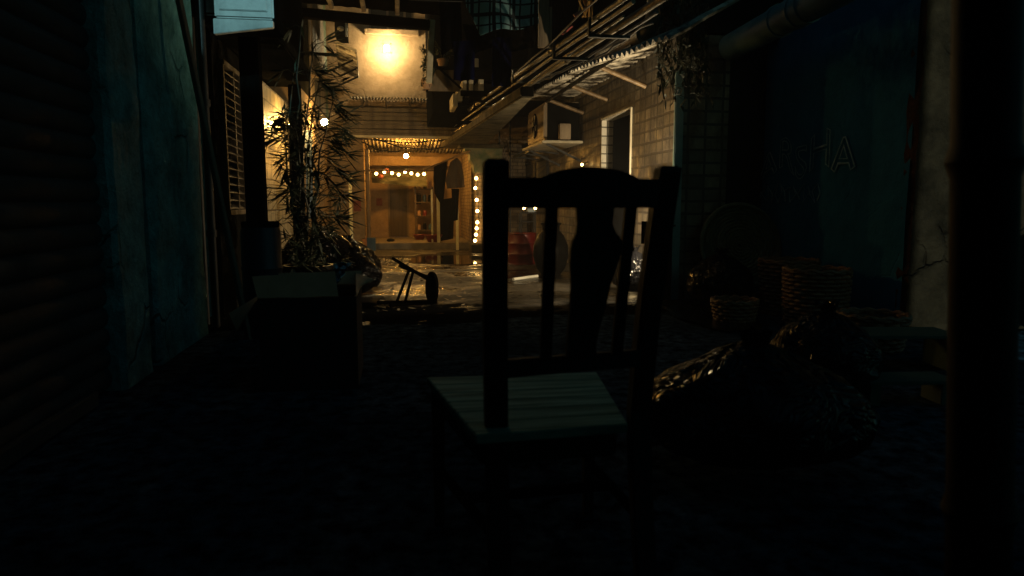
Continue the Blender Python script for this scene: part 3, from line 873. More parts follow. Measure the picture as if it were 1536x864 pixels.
# graffiti in thin outline letters on the blue side
def text_outline(word, size, Mx, bev, sh=0.0):
    cu = bpy.data.curves.new('t', 'FONT')
    cu.body = word
    cu.size = size
    cu.fill_mode = 'NONE'
    cu.shear = sh
    cu.space_character = 1.02
    cu.bevel_depth = bev
    cu.bevel_resolution = 1
    cu.resolution_u = 4
    ob = bpy.data.objects.new('t', cu)
    COL.objects.link(ob)
    dg = bpy.context.evaluated_depsgraph_get()
    me = bpy.data.meshes.new_from_object(ob.evaluated_get(dg))
    vs = [Mx @ v.co for v in me.vertices]
    fs = [list(p.vertices) for p in me.polygons]
    bpy.data.objects.remove(ob); bpy.data.curves.remove(cu); bpy.data.meshes.remove(me)
    return vs, fs


CHALK = mat('faded_white_spray', (0.10, 0.24, 0.3), (0.3, 0.42, 0.48), 15, 0.9, bump=0)
q0, q1 = P(1118, 250, X=XP), P(1288, 218, X=XP)
# text runs from far (left) to near (right): local x -> -Y, local y -> +Z
ln = q0.y - q1.y
vs, fs = text_outline('MARSHA', 1.0, Matrix.Identity(4), .014)
xm = max(v.x for v in vs); xmi = min(v.x for v in vs)
g = MB()
out = []
for v in vs:
    t = (v.x - xmi) / (xm - xmi)
    wob = .02 * noise.noise(Vector((v.x * 3, v.y * 3, 1)))
    out.append((XP - .016 + v.z * .25, q0.y - ln * t + wob, 1.42 + (v.y / .75) * (.30 + .1 * t) + wob + .07 * math.sin(t * 19)))
g.add(out, fs)
g.build('graffiti', CHALK, PB)
g = MB()
pts = []
for i in range(40):      # the illegible second line: one looping scrawl
    pts.append((XP - .014, q0.y - ln * (.15 + .6 * i / 39) + .05 * math.sin(i * 2.3), 1.2 + .09 * math.sin(i * 1.57) + rnd(-.03, .03)))
g.path(pts, .006, 5)
g.build('scribble', CHALK, PB)

# ================================================================== THINGS: foreground
# ---- chair
CH = thing('chair', (.42, 2.0, 0), 'dark wooden dining chair with vase-shaped back splat standing in the foreground', 'chair')
zs = .51
FL, FR = P(640, 566, Z=zs), P(895, 558, Z=zs)
BL, BR = P(714, 653, Z=zs), P(942, 636, Z=zs)
# seat of boards running across
g = MB()
nb = 6
for i in range(nb):
    t0, t1 = i / nb, (i + 1) / nb - .0025
    a, b_, c, d = FL.lerp(BL, t0), FR.lerp(BR, t0), FR.lerp(BR, t1), FL.lerp(BL, t1)
    dn_ = Vector((0, 0, .026)) ; 
    g.hexa([d - dn_, c - dn_, b_ - dn_, a - dn_], [d, c, b_, a])
seat = g.build('seat', SEATW, CH, bevel=.003)
# aprons
g = MB()
ins = .035
cen = (FL + FR + BL + BR) / 4
def inn(p, k=.05):
    q = p + (cen - p).normalized() * k
    return q
fl, fr_, bl, br = [inn(p) for p in (FL, FR, BL, BR)]
za = zs - .026
for (p, q) in ((fl, fr_), (fl, bl), (fr_, br), (bl, br)):
    p2, q2 = p.copy(), q.copy()
    p2.z = q2.z = za - .036
    g.bar(p2, q2, .022, .068)
g.build('apron', WOOD_DK, CH, bevel=.003)
for p in (fl, fr_):
    MB().bar((p.x, p.y, za - .001), (p.x, p.y, 0), .045, .045, up=(0, 1, 0), w2=.032, h2=.032).build('front_leg', WOOD_DK, CH, bevel=.004)
# back posts: lean back a little above the seat, splay behind below it
LT, RT_ = P(744, 246, Y=1.64), P(1002, 256, Y=1.72)
LS, RS = P(744, 640, Y=1.79), P(958, 630, Y=1.86)
LS.z = RS.z = zs
def post(top, mid, w, dx):
    pts = []
    for i in range(13):
        t = i / 12
        if t < .5:
            s = t / .5
            p = Vector((mid.x + dx * .0, mid.y - .10 * (1 - s) ** 1.5, zs * s))
        else:
            s = (t - .5) / .5
            p = mid.lerp(top, s) + Vector((0, .02 * math.sin(math.pi * s), 0))
        pts.append(p)
    g = MB()
    vs = []
    for p in pts:
        h = .05 if p.z > .3 else .042
        vs += [(p.x - w / 2, p.y - h / 2, p.z), (p.x + w / 2, p.y - h / 2, p.z), (p.x + w / 2, p.y + h / 2, p.z), (p.x - w / 2, p.y + h / 2, p.z)]
    e = pts[-1]
    n = len(vs)
    vs += [(e.x - w * .42, e.y - .018, e.z + .012), (e.x + w * .42, e.y - .018, e.z + .012), (e.x + w * .42, e.y + .018, e.z + .012), (e.x - w * .42, e.y + .018, e.z + .012)]
    fs = [(3, 2, 1, 0), (n, n + 1, n + 2, n + 3)]
    for i in range(len(pts)):
        for k in range(4):
            fs.append((i * 4 + k, i * 4 + (k + 1) % 4, i * 4 + 4 + (k + 1) % 4, i * 4 + 4 + k))
    g.add(vs, fs)
    return g
post(LT, LS, .06, 0).build('back_post', WOOD_DK, CH, bevel=.005)
post(RT_, RS, .06, 0).build('back_post', WOOD_DK, CH, bevel=.005)
def back(s, z):
    """point of the back plane: s across, height z"""
    tl = (z - zs) / (LT.z - zs)
    tr = (z - zs) / (RT_.z - zs)
    return LS.lerp(LT, tl).lerp(RS.lerp(RT_, tr), s) + Vector((0, -.03 * math.sin(math.pi * s), 0))
zr0, zr1 = P(870, 312, Y=1.7).z, P(870, 268, Y=1.7).z
# crest rail with a central hump
topl, botl = [], []
for i in range(25):
    s = .045 + .91 * i / 24
    hump = max(0, 1 - ((s - .52) / .27) ** 2) ** .7 * .026
    topl.append(back(s, zr1 + hump)); botl.append(back(s, zr0))
g = MB()
th = Vector((0, .026, 0))
vs = []
for t_, b2 in zip(topl, botl):
    vs += [b2 - th / 2, t_ - th / 2, t_ + th / 2, b2 + th / 2]
fs = [(0, 1, 2, 3), (99, 98, 97, 96)]
for i in range(24):
    for k in range(4):
        fs.append((i * 4 + k, i * 4 + 4 + k, i * 4 + 4 + (k + 1) % 4, i * 4 + (k + 1) % 4))
g.add(vs, fs)
g.build('crest_rail', WOOD_DK, CH, smooth=True, bevel=.004)
zl0, zl1 = P(850, 556, Y=1.8).z, P(850, 530, Y=1.8).z
g = MB().bar(back(.045, (zl0 + zl1) / 2), back(.955, (zl0 + zl1) / 2), .024, abs(zl1 - zl0))
g.build('lower_rail', WOOD_DK, CH, bevel=.004)
# vase splat
prof = [(0, .43, .625), (.08, .43, .62), (.2, .43, .635), (.35, .435, .665), (.5, .435, .685), (.62, .425, .715), (.72, .42, .74), (.79, .425, .735), (.84, .445, .69), (.9, .45, .66), (1, .44, .665)]
g = MB()
vs = []
for t, s0, s1 in prof:
    z = zl1 + (zr0 - zl1) * t
    a, b_ = back(s0, z), back(s1, z)
    vs += [a - th * .3, b_ - th * .3, b_ + th * .3, a + th * .3]
n = len(prof)
fs = [(3, 2, 1, 0), tuple(4 * (n - 1) + k for k in range(4))]
for i in range(n - 1):
    for k in range(4):
        fs.append((i * 4 + k, i * 4 + (k + 1) % 4, i * 4 + 4 + (k + 1) % 4, i * 4 + 4 + k))
g.add(vs, fs).build('splat', WOOD_DK, CH, smooth=True)
for s in (.30, .775):
    MB().bar(back(s, zl1 - .005), back(s, zr0 + .005), .03, .02, up=(0, 1, 0)).build('spindle', WOOD_DK, CH, bevel=.003)
g = MB()
def at_z(p, z):
    return Vector((p.x, p.y, z))
g.bar(at_z(fl, .2), at_z(LS, .2) + Vector((0, -.03, 0)), .02, .03).bar(at_z(fr_, .2), at_z(RS, .2) + Vector((0, -.03, 0)), .02, .03)
m1, m2 = at_z(fl, .2).lerp(at_z(LS, .2), .5), at_z(fr_, .2).lerp(at_z(RS, .2), .5)
g.bar(m1, m2, .02, .03)
g.build('stretcher', WOOD_BLACK, CH, bevel=.003)

# ---- bamboo pole in front right
p0, p1 = P(1467, 864, Y=1.05), P(1482, 0, Y=1.07)
d = (p1 - p0)
lo = p0 - d * ((p0.z) / d.z)
hi = p0 + d * ((3.4 - p0.z) / d.z)
g = MB()
pts, rs = [], []
Lz = hi.z - lo.z
znodes = [P(1475, 240, Y=1.05).z + k * .62 for k in range(-2, 4)]
zlist = sorted(set([0] + [zz + e for zz in znodes for e in (-.03, -.008, .0, .008, .03)] + [3.4]))
for zz in zlist:
    if zz < 0 or zz > 3.4:
        continue
    near = min(abs(zz - k) for k in znodes)
    r_ = .052 + (.009 if near < .001 else (.006 if near < .009 else 0))
    pts.append(lo.lerp(hi, zz / Lz)); rs.append(r_)
g.path(pts, rs, 20)
tag(g.build('bamboo_pole', BAMBOO_DK, smooth=True, base=lo), 'thick dark bamboo pole standing close on the right', 'pole')

# ---- cardboard box with open flaps
BX = thing('cardboard_box', (-.62, 4.4, 0), 'large open cardboard box with spread flaps on the left', 'box')
bz = .55
f0, f1 = P(386, 445, Y=4.15), P(534, 440, Y=4.15)
x0, x1, y0, y1 = f0.x, f1.x, 4.15, 4.75
t = .012
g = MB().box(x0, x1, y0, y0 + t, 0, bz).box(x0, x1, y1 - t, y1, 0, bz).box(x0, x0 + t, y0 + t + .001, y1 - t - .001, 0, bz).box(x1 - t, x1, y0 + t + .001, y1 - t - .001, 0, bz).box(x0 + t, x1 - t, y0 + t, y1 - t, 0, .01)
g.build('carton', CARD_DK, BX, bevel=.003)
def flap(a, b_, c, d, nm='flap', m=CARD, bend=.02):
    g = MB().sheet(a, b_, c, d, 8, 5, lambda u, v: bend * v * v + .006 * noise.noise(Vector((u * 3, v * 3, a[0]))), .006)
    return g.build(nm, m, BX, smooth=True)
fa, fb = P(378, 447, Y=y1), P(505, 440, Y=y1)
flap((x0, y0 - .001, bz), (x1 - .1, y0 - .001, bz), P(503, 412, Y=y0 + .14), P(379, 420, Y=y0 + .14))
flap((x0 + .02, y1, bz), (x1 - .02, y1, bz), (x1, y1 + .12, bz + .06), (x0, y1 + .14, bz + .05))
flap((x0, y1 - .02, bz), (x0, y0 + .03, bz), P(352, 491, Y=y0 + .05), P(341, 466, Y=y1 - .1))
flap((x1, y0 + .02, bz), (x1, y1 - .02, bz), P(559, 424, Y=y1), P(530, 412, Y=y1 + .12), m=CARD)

# ---- leaning timber, conduit, upper left air conditioner
b0 = P(374, 510, Z=0)
tp = P(256, -60, X=-1.52)
tag(MB().bar(b0, tp, .045, .035).build('timber_pole', WOOD_OLD, bevel=.004, base=b0), 'long grey timber leaning against the left pilaster', 'timber')
yy = P(319, 200, X=-1.55).y
tag(MB().path([(-1.6, yy, 0), (-1.6, yy, 4.9)], .035, 10).path([(-1.71, yy + .12, 0), (-1.71, yy + .12, 4.9)], .03, 10).path([(-1.6, yy, 1.9), (-1.6, yy, 1.96)], .045, 10).path([(-1.6, yy, .8), (-1.6, yy, .86)], .045, 10).build('conduit', PIPE_DK, smooth=True), 'pair of dark vertical conduits right of the pale pilaster', 'pipe')
AC1 = thing('air_conditioner', (-1.4, 6.6, 2.6), 'pale boxy air conditioner lit teal at the upper left', 'air conditioner', 'air conditioners')
a, b_ = P(322, 35, Y=6.35), P(411, 35, Y=6.35)
zac = (a.z + b_.z) / 2 - .01
MB().box(a.x, b_.x, 6.35, 6.44 + .35, zac + .05, zac + .75).build('casing', ACMET, AC1, bevel=.015)
MB().box(a.x + .04, b_.x - .05, 6.335, 6.349, zac + .11, zac + .7).build('front_panel', ACMET, AC1, bevel=.006)
lo_ = P(370, 50, Y=6.33).z
g = MB().hexa([(a.x, 6.30, lo_ - .02), (b_.x, 6.30, lo_ + .05), (b_.x, 6.36, lo_ + .05), (a.x, 6.36, lo_ - .02)],
              [(a.x, 6.30, zac + .03), (b_.x, 6.30, zac + .03), (b_.x, 6.36, zac + .03), (a.x, 6.36, zac + .03)])
g.build('drip_tray', ACMET, AC1, bevel=.004)
MB().box(a.x, b_.x + .012, 6.365, 6.8, zac - .0, zac + .047).box(b_.x + .001, b_.x + .012, 6.365, 6.8, zac + .048, zac + .74).build('shade_plates', BLACK, AC1)  # black plates stand in for shade under and beside the casing
MB().path([(b_.x + .03, 6.6, 3.4), (b_.x + .03, 6.6, 2.9), (b_.x - .02, 6.6, 2.82)], .016, 8).build('hose', PIPE_TEAL, AC1, smooth=True)
MB().path([(-1.09, 6.62, 2.8), (-1.09, 6.62, 4.9)], .03, 10)
tag(MB().path([(-1.16, 6.66, 2.81), (-1.16, 6.66, 5.0)], .035, 10).build('drain_pipe', PIPE_TEAL, smooth=True), 'teal vertical drain pipe beside the upper left air conditioner', 'pipe')

# ---- blue drum behind the box
DR = thing('plastic_drum', P(395, 440, Y=5.9) * 1, 'blue plastic drum standing behind the open cardboard box', 'drum')
DR.location.z = 0; OFF[DR.name] = Vector(DR.location)
cx, cy = DR.location.x, DR.location.y
MB().lathe([(x * .62, z) for x, z in [(.2, .0), (.24, .03), (.25, .25), (.262, .27), (.25, .29), (.25, .55), (.262, .57), (.25, .59), (.25, .86), (.23, .9), (.2, .91)]], (cx, cy, 0), 28).build('body', BLUEDK, DR, smooth=True)
MB().lathe([(x * .62, z) for x, z in [(.235, .9), (.235, .935), (.22, .945), (.02, .945)]], (cx, cy, 0.0), 28).build('lid', BLACK, DR, smooth=True)

# ---- bamboo plant
def leaf(g, p, d, L, w):
    d = d.normalized()
    s = d.cross(Vector((0, 0, 1)))
    if s.length < .01:
        s = Vector((1, 0, 0))
    s.normalize()
    s = (s + Vector((rnd(-.4, .4), rnd(-.4, .4), rnd(-.6, .6)))).normalized()
    dr = Vector((0, 0, -L * rnd(.02, .12)))
    a, b_, c = p + d * L * .35 + dr * .2, p + d * L * .7 + dr * .6, p + d * L + dr
    g.add([p, a + s * w, b_ + s * w * .7, c, b_ - s * w * .7, a - s * w], [(0, 1, 2, 3, 4, 5)])


def fan(g, p, d, n, L, w, spread=.8):
    for i in range(n):
        a = (i / (n - 1) - .5) * 2 if n > 1 else 0
        dd = d + Vector((rnd(-.35, .35), rnd(-.5, .5), a * spread + rnd(-.2, .2) - .1))
        leaf(g, p + Vector((rnd(-.02, .02), rnd(-.02, .02), rnd(-.02, .02))), dd, L * rnd(.6, 1.1), w * rnd(.7, 1.2))


BP = thing('bamboo_plant', (-.92, 7.4, 0), 'tall potted bamboo with drooping dark leaves beside the left wall', 'plant')
MB().lathe([(.17, 0), (.2, .05), (.24, .4), (.26, .42), (.26, .46), (.22, .46), (.21, .42), (.02, .42)], (-.92, 7.4, 0), 24).build('pot', CLAY, BP, smooth=True)
stems = MB()
lv = MB()
tips = [(452, 40), (470, 75), (482, 110), (440, 110), (500, 150), (425, 170)]
for (tx, ty) in tips:
    tip = P(tx, ty, Y=7.4 + rnd(-.35, .35))
    b0 = Vector((-.92 + rnd(-.1, .1), 7.4 + rnd(-.1, .1), .4))
    pts = []
    for i in range(11):
        t_ = i / 10
        p = b0.lerp(tip, t_)
        p.x += .10 * math.sin(t_ * math.pi) * rnd(-1, -.3)
        pts.append(p)
    stems.path(pts, [.014 * (1 - .6 * i / 10) for i in range(11)], 6)
    for i in range(2, 11):
        for side in (-1, 1):
            if random.random() < .3:
                d = Vector((side * rnd(.5, 1) + .2, rnd(-.5, .5), rnd(-.1, .35)))
                L = rnd(.08, .26)
                e = pts[i] + d.normalized() * L
                stems.path([pts[i], pts[i].lerp(e, .5) + Vector((0, 0, .02)), e], .004, 4)
                fan(lv, e, Vector((side * 1.0 + .25, rnd(-.4, .4), rnd(-.35, .1))), random.randint(5, 8), .22, .014)
    fan(lv, pts[-1], Vector((.3, 0, .6)), 6, .16, .011, 1.2)
# outer sprays read from the photograph, all on twigs of the same plant
for (fx, fy) in ((492, 63), (478, 104), (500, 98), (490, 128), (512, 130), (497, 138), (505, 166), (516, 160), (511, 186), (518, 196), (523, 203), (508, 205), (500, 213), (515, 222), (522, 234), (497, 240), (508, 252), (519, 262), (526, 268), (505, 280), (515, 288), (523, 296), (500, 300), (490, 320), (508, 325), (520, 335), (495, 345), (480, 340), (470, 360),
                 (416, 176), (424, 188), (408, 196), (420, 205), (412, 214), (430, 196), (440, 225), (424, 236), (436, 260), (430, 290), (445, 310), (452, 340), (440, 370), (460, 380), (475, 395)):
    for rep in range(2):
        side = 1 if fx > 460 else -1
        pt = P(fx - side * 9 + rnd(-5, 5), fy - 3 + rnd(-5, 5), Y=7.4 + rnd(-.3, .3))
        root = Vector((-.92 + side * .06, 7.4, max(.45, pt.z - .2 * rnd(.2, 1))))
        stems.path([root, root.lerp(pt, .6) + Vector((0, 0, .05)), pt], .004, 4)
        fan(lv, pt, Vector((side * 1.0, rnd(-.4, .4), rnd(-.45, .05))), random.randint(6, 9), .24, .015)
for k in range(90):     # dense inner mass
    p = P(rnd(425, 478), rnd(150, 400), Y=7.4 + rnd(-.3, .3))
    fan(lv, p, Vector((rnd(-1, 1), rnd(-.5, .5), rnd(-.5, .3))), random.randint(4, 7), .15, .012)
stems.build('stem', STEM, BP)
for k in range(35):
    p = P(rnd(432, 512), rnd(245, 402), Y=7.4 + rnd(-.35, .35))
    fan(lv, p, Vector((rnd(-.3, 1.2), rnd(-.5, .5), rnd(-.6, .2))), random.randint(4, 8), .2, .016)
lv.build('foliage', LEAF, BP)

# ---- rubbish bags
def bag(name, c, r, h, label, seed, group='black rubbish bags', knot=True, sx=1.0, sy=1.0):
    t_ = thing(name, c, label, 'rubbish bag', group)
    g = MB()
    seg, rings = 84, 52
    base = 0
    for i in range(rings + 1):
        th_ = math.pi * i / rings
        for k in range(seg):
            a = 2 * math.pi * k / seg
            n_ = Vector((math.sin(th_) * math.cos(a), math.sin(th_) * math.sin(a), -math.cos(th_)))
            q = n_ * 1.0
            dsp = 1 + .16 * noise.noise(q * 1.6 + Vector((seed, 0, 0))) + .09 * (1 - abs(noise.noise(q * 3.4 + Vector((seed * 2, 3, 0))))) + .05 * (1 - abs(noise.noise(q * 8 + Vector((0, seed, 5)))))
            up = max(0, n_.z)
            fold = .11 * (abs(math.sin(a * 5.5 + seed + 1.5 * noise.noise(q * 2))) - .5) * up ** 1.3
            rr = r * (dsp + fold)
            pinch = 1 - .35 * up ** 3
            z = h * .5 + h * .5 * n_.z * (1 + .12 * up ** 4)
            if n_.z < -.5:
                z = max(0.004, z + h * .08)
            g.v.append(Vector(c) + Vector((n_.x * rr * pinch * sx, n_.y * rr * pinch * sy, max(.003, z * (.92 + .08 * dsp)))))
    for i in range(rings):
        for k in range(seg):
            k2 = (k + 1) % seg
            g.f.append([i * seg + k, i * seg + k2, (i + 1) * seg + k2, (i + 1) * seg + k])
    g.build('sack', BAG, t_, smooth=True)
    if knot:
        g = MB()
        n = 18
        top = Vector(c) + Vector((0, 0, h * 1.0))
        vs = []
        for lev, (rr, zz) in enumerate(((.05, -.05), (.018, .0), (.04, .045), (.055, .075))):
            for k in range(n):
                a = 2 * math.pi * k / n
                w = 1 + (.35 * math.sin(a * 5 + seed) if lev > 1 else .1 * math.sin(a * 7))
                vs.append(top + Vector((math.cos(a) * rr * w, math.sin(a) * rr * w, zz + (rnd(-.03, .03) if lev > 1 else 0))) * 1.0)
        fs = [(i * n + k, i * n + (k + 1) % n, (i + 1) * n + (k + 1) % n, (i + 1) * n + k) for i in range(3) for k in range(n)]
        g.add(vs, fs).build('knot', BAG, t_, smooth=True)
    return t_


c = P(1165, 700, Z=0); 
bag('rubbish_bag', (1.42, 2.6, 0), .36, .50, 'big glossy black rubbish bag in the right foreground', 1.3, sx=1.12)
bag('rubbish_bag', (P(1238, 500, Y=3.6).x, 3.6, 0), .27, .46, 'tied black rubbish bag behind the big foreground bag, before the low basket', 9.2)
bag('rubbish_bag', (P(1080, 430, Y=6.6).x, 6.6, 0), .3, .55, 'black rubbish bag beside the tiled wall end behind the low basket', 4.7)
bag('rubbish_bag', (-.95, 8.5, 0), .42, .78, 'tall black rubbish bag under the bamboo leaves', 2.2)
bag('rubbish_bag', (-.66, 9.3, 0), .36, .6, 'black rubbish bag at the right edge of the left pile', 5.6)
bag('rubbish_bag', (-.52, 8.2, 0), .27, .5, 'small black rubbish bag just behind the cardboard box', 8.1)
q = P(946, 410, Z=.18)
bag('rubbish_bag', (2.72, 7.9, 0), .24, .5, 'black rubbish bag beside the dark doorway', 3.4)
bag('rubbish_bag', (P(1545, 400, Y=5.0).x, 4.9, 0), .3, .86, 'black rubbish bag at the far right behind the bamboo pole', 6.6)
# crumpled foil hanging over the box edge
g = MB()
fc = P(505, 415, Y=4.7)
cr = []
for j in range(13):
    for i in range(9):
        u, v = i / 8, j / 12
        p = P(493 + 26 * u + (8 - 14 * v) * 1, 394 + 36 * v, Y=4.62)
        amp = .035
        cr.append(p + Vector((rnd(-.008, .008), amp * noise.noise(Vector((u * 4, v * 6, 2))) - .05 * v + rnd(-.012, .012), .0)) + Vector(((.5 - u) * .09 * v, 0, 0)))
g.add(cr, [(j * 9 + i, j * 9 + i + 1, (j + 1) * 9 + i + 1, (j + 1) * 9 + i) for j in range(12) for i in range(8)])
FOIL = mat('silver_film', (0.25, 0.3, 0.33), (0.4, 0.46, 0.5), 9, 0.18, bump=0.5, bscale=14, metal=0.9)
ob = g.build('foil_wrapper', FOIL)
md = ob.modifiers.new('s', 'SOLIDIFY'); md.thickness = .003
tag(ob, 'crumpled silver film wrapper drooping over the back flap of the box', 'wrapper')

# ---- fallen stool
ST = thing('stool', (.2, 7.5, 0), 'overturned round stool lying on the wet ground', 'stool')
sc_ = P(648, 436, Y=7.5)
ax = Vector((-.95, -.27, .04)).normalized()
r_ = .175
M0 = ax.to_track_quat('Z', 'Y').to_matrix().to_4x4()
cc = Vector((sc_.x, 7.5, r_ + .01))
g = MB().lathe([(r_ * .96, -.02), (r_, -.012), (r_, .012), (r_ * .96, .02)], (0, 0, 0), 32)
g.v = [cc + M0 @ p for p in g.v]
g.build('seat', WOOD_BLACK, ST, smooth=True)
fe = []
for (s_, e_) in (((657, 428), (588, 387)), ((652, 420), (598, 398)), ((648, 458), (566, 454)), ((655, 455), (585, 458))):
    a = P(*s_, Y=7.5); b_ = P(*e_, Y=7.25 if e_[1] > 450 else 7.45)
    a.z = max(a.z, .035); b_.z = max(b_.z, .03)
    fe.append((a, b_))
    MB().bar(a, b_, .038, .034).build('leg', WOOD_BLACK, ST, bevel=.003)
g = MB().bar(fe[0][0].lerp(fe[0][1], .62), fe[2][0].lerp(fe[2][1], .66), .02, .022).bar(fe[1][0].lerp(fe[1][1], .6), fe[3][0].lerp(fe[3][1], .7), .02, .022)
g.build('stretcher', WOOD_BLACK, ST)

# ---- baskets
def basket(name, c, r0, r1, h, label, rowsn=14, seg=120, group='wicker baskets', stakes=24, tilt=None):
    t_ = thing(name, c, label, 'basket', group)
    c = Vector(c)
    Mt = Matrix.Rotation(tilt[1], 4, tilt[0]) if tilt else Matrix.Identity(4)
    g = MB()
    for j in range(rowsn):
        v = (j + .5) / rowsn
        rr = r0 + (r1 - r0) * v ** .8
        pts = []
        for k in range(seg):
            a = 2 * math.pi * k / seg
            off = .012 * math.cos(a * stakes / 2 + (math.pi if j % 2 else 0))
            pts.append(c + Mt @ Vector(((rr + off) * math.cos(a), (rr + off) * math.sin(a), h * v)))
        g.path(pts, h / rowsn * .46, 5, closed=True)
    for k in range(stakes):
        a = 2 * math.pi * k / stakes
        g.path([c + Mt @ Vector((r0 * math.cos(a), r0 * math.sin(a), .005)), c + Mt @ Vector((r1 * math.cos(a), r1 * math.sin(a), h))], .007, 5)
    g.lathe([(r0 - .01, .004), (r0 - .01, .016)], c, 30)
    g.build('weave', WICKER, t_, smooth=True)
    g = MB()
    pts = [c + Mt @ Vector(((r1 + .004) * math.cos(2 * math.pi * k / 90), (r1 + .004) * math.sin(2 * math.pi * k / 90), h + .008 * math.sin(k * .9))) for k in range(90)]
    g.path(pts, .017, 7, closed=True)
    g.build('rim', WICKER, t_, smooth=True)
    return t_


bq = P(1222, 470, Y=5.75)
basket('wicker_basket', (bq.x, 5.75, 0), .25, .275, .50, 'tall woven basket against the blue wall, nearer of the tall pair')
basket('wicker_basket', (P(1180, 470, Y=6.35).x, 6.35, 0), .24, .27, .53, 'tall woven basket half hidden behind the nearer tall basket')
basket('wicker_basket', (P(1302, 500, Y=4.75).x, 4.7, 0), .19, .235, .26, 'low round basket with thick rim at the foot of the grey corner', rowsn=8)
basket('wicker_basket', (P(1102, 455, Y=6.0).x, 6.0, 0), .16, .2, .2, 'shallow wicker tray basket in front of the black bag', rowsn=6)
# round tray leaning on the wall end
TR = thing('winnowing_tray', (P(1115, 380, Y=7.1).x, 7.1, 0), 'large round woven tray leaning against the wall by the bag', 'tray')
c_ = Vector((P(1113, 360, Y=7.2).x, 7.25, .62))
Mr = Matrix.Translation(c_) @ Matrix.Rotation(R(78), 4, 'X') @ Matrix.Rotation(R(0), 4, 'Z')
g = MB()
for j in range(12):
    rr = .04 + .4 * j / 11
    g.path([Mr @ Vector((rr * math.cos(2 * math.pi * k / 60), rr * math.sin(2 * math.pi * k / 60), .01 * math.cos(k * math.pi / 2 + j * math.pi))) for k in range(60)], .019, 4, closed=True)
OLIVEW = mat('olive_cane', (0.09, 0.085, 0.045), (0.15, 0.14, 0.08), 12, 0.7, bump=0.2)
g.build('weave', OLIVEW, TR)
MB().path([Mr @ Vector((.46 * math.cos(2 * math.pi * k / 60), .46 * math.sin(2 * math.pi * k / 60), .03)) for k in range(60)], .022, 6, closed=True).build('rim', OLIVEW, TR)

# ---- green boards on the right floor
a = P(1300, 512, Z=.16)
def board(name, c, rot, L, W, z, label, th=.02):
    Mx = Matrix.Translation((c.x, c.y, z)) @ Matrix.Rotation(rot, 4, 'Z')
    g = MB().box(-L / 2, L / 2, -W / 2, W / 2, 0, th, Mx)
    g.box(-L / 2 + .02, -L / 2 + .08, -W / 2 + .02, W / 2 - .02, -z, -.001, Mx).box(L / 2 - .08, L / 2 - .02, -W / 2 + .02, W / 2 - .02, -z, -.001, Mx)
    return tag(g.build(name, TEALBRD, bevel=.003, base=(c.x, c.y, 0)), label, 'bench', 'green benches')
board('low_bench', P(1352, 520, Y=4.15), R(-10), .62, .34, .22, 'low green painted bench under the grey corner')
board('low_bench', P(1352, 590, Y=3.4), R(-6), .5, .22, .12, 'lower green bench nearer the big black bag')

# ================================================================== THINGS: middle and far
# ---- drum, jar, rack on right
RD = thing('steel_drum', (P(783, 395, Y=12.2).x, 12.2, 0), 'dark red steel drum by the tiled wall', 'drum')
cx, cy = RD.location.x, 12.2
MB().lathe([(.25, 0), (.255, .02), (.245, .03), (.245, .18), (.256, .195), (.245, .21), (.245, .37), (.256, .385), (.245, .4), (.245, .54), (.257, .55), (.25, .565)], (cx, cy, 0), 32).build('body', RED, RD, smooth=True)
MB().lathe([(.235, .558), (.235, .561), (.01, .561)], (cx, cy, 0.0), 32).build('lid', BLACK, RD)
RK = thing('wooden_rack', (cx + .05, cy, .57), 'small dark wooden rack standing on the red drum', 'rack')
g = MB()
for dx in (-.03, .22):
    for dy in (-.08, .1):
        MB().bar((cx + dx, cy + dy, .567), (cx + dx, cy + dy, .9), .025, .025, up=(0, 1, 0)).build('leg', WOOD_DK, RK)
MB().box(cx - .06, cx + .25, cy - .11, cy + .13, .9, .925).build('shelf', WOOD_DK, RK)
MB().box(cx - .03, cx + .22, cy - .1, cy + .12, .75, .765).build('shelf', WOOD_DK, RK)
tag(MB().box(cx + .08, cx + .23, cy - .08, cy + .09, .926, 1.1).build('storage_box', BLUEPL, bevel=.01), 'small blue box on top of the wooden rack', 'box')
JR = thing('clay_jar', (P(826, 400, Y=10.3).x, 10.3, 0), 'dark glazed clay jar behind the chair beside the red drum', 'jar')
MB().lathe([(.14, 0), (.22, .12), (.27, .3), (.26, .45), (.2, .6), (.13, .68), (.13, .74), (.15, .76), (.12, .76), (.1, .7)], (JR.location.x, 10.3, 0), 30).build('body', CLAY, JR, smooth=True)
MB().lathe([(.155, .765), (.16, .785), (.05, .82), (.02, .84)], (JR.location.x, 10.3, 0), 30).build('lid', CLAY, JR, smooth=True)
a, b_ = P(770, 419, Z=.03), P(806, 414, Z=.03)
tag(MB().path([a, b_], .022, 10).build('plastic_tube', WHITEP, smooth=True), 'white plastic tube lying on the lit ground', 'tube')

# ---- right air conditioner on its shelf
AC2 = thing('air_conditioner', (2.75, 11.5, 2.0), 'stained double-fan air conditioner on the tiled wall under the awning', 'air conditioner', 'air conditioners')
xA = 2.42
ya_, yb_ = P(818, 190, X=xA).y, P(793, 190, X=xA).y
zA0, zA1 = P(818, 212, X=xA).z, P(818, 152, X=xA).z
MB().box(xA, XR - .002, ya_, yb_, zA0, zA1).build('casing', ACMET_O, AC2, bevel=.015)
MB().box(xA + .03, XR - .004, ya_ - .012, ya_ - .001, zA0 + .02, zA1 - .02).build('end_shade', BLACK, AC2)  # black sheet added, standing in for shade on this end
g = MB()
ym = (ya_ + yb_) / 2
g.box(xA - .02, xA - .001, ya_ + .04, yb_ - .04, zA0 + .05, zA1 - .05)
pan = g.build('front_panel', ACMET_O, AC2, bevel=.004)
zz = (zA0 + zA1) / 2
f_ = MB().lathe([(.215, -.035), (.215, -.028), (.19, -.024), (.03, -.024)], (xA, ym, zz), 30, 'x').build('fan', BLACK, AC2, smooth=True)
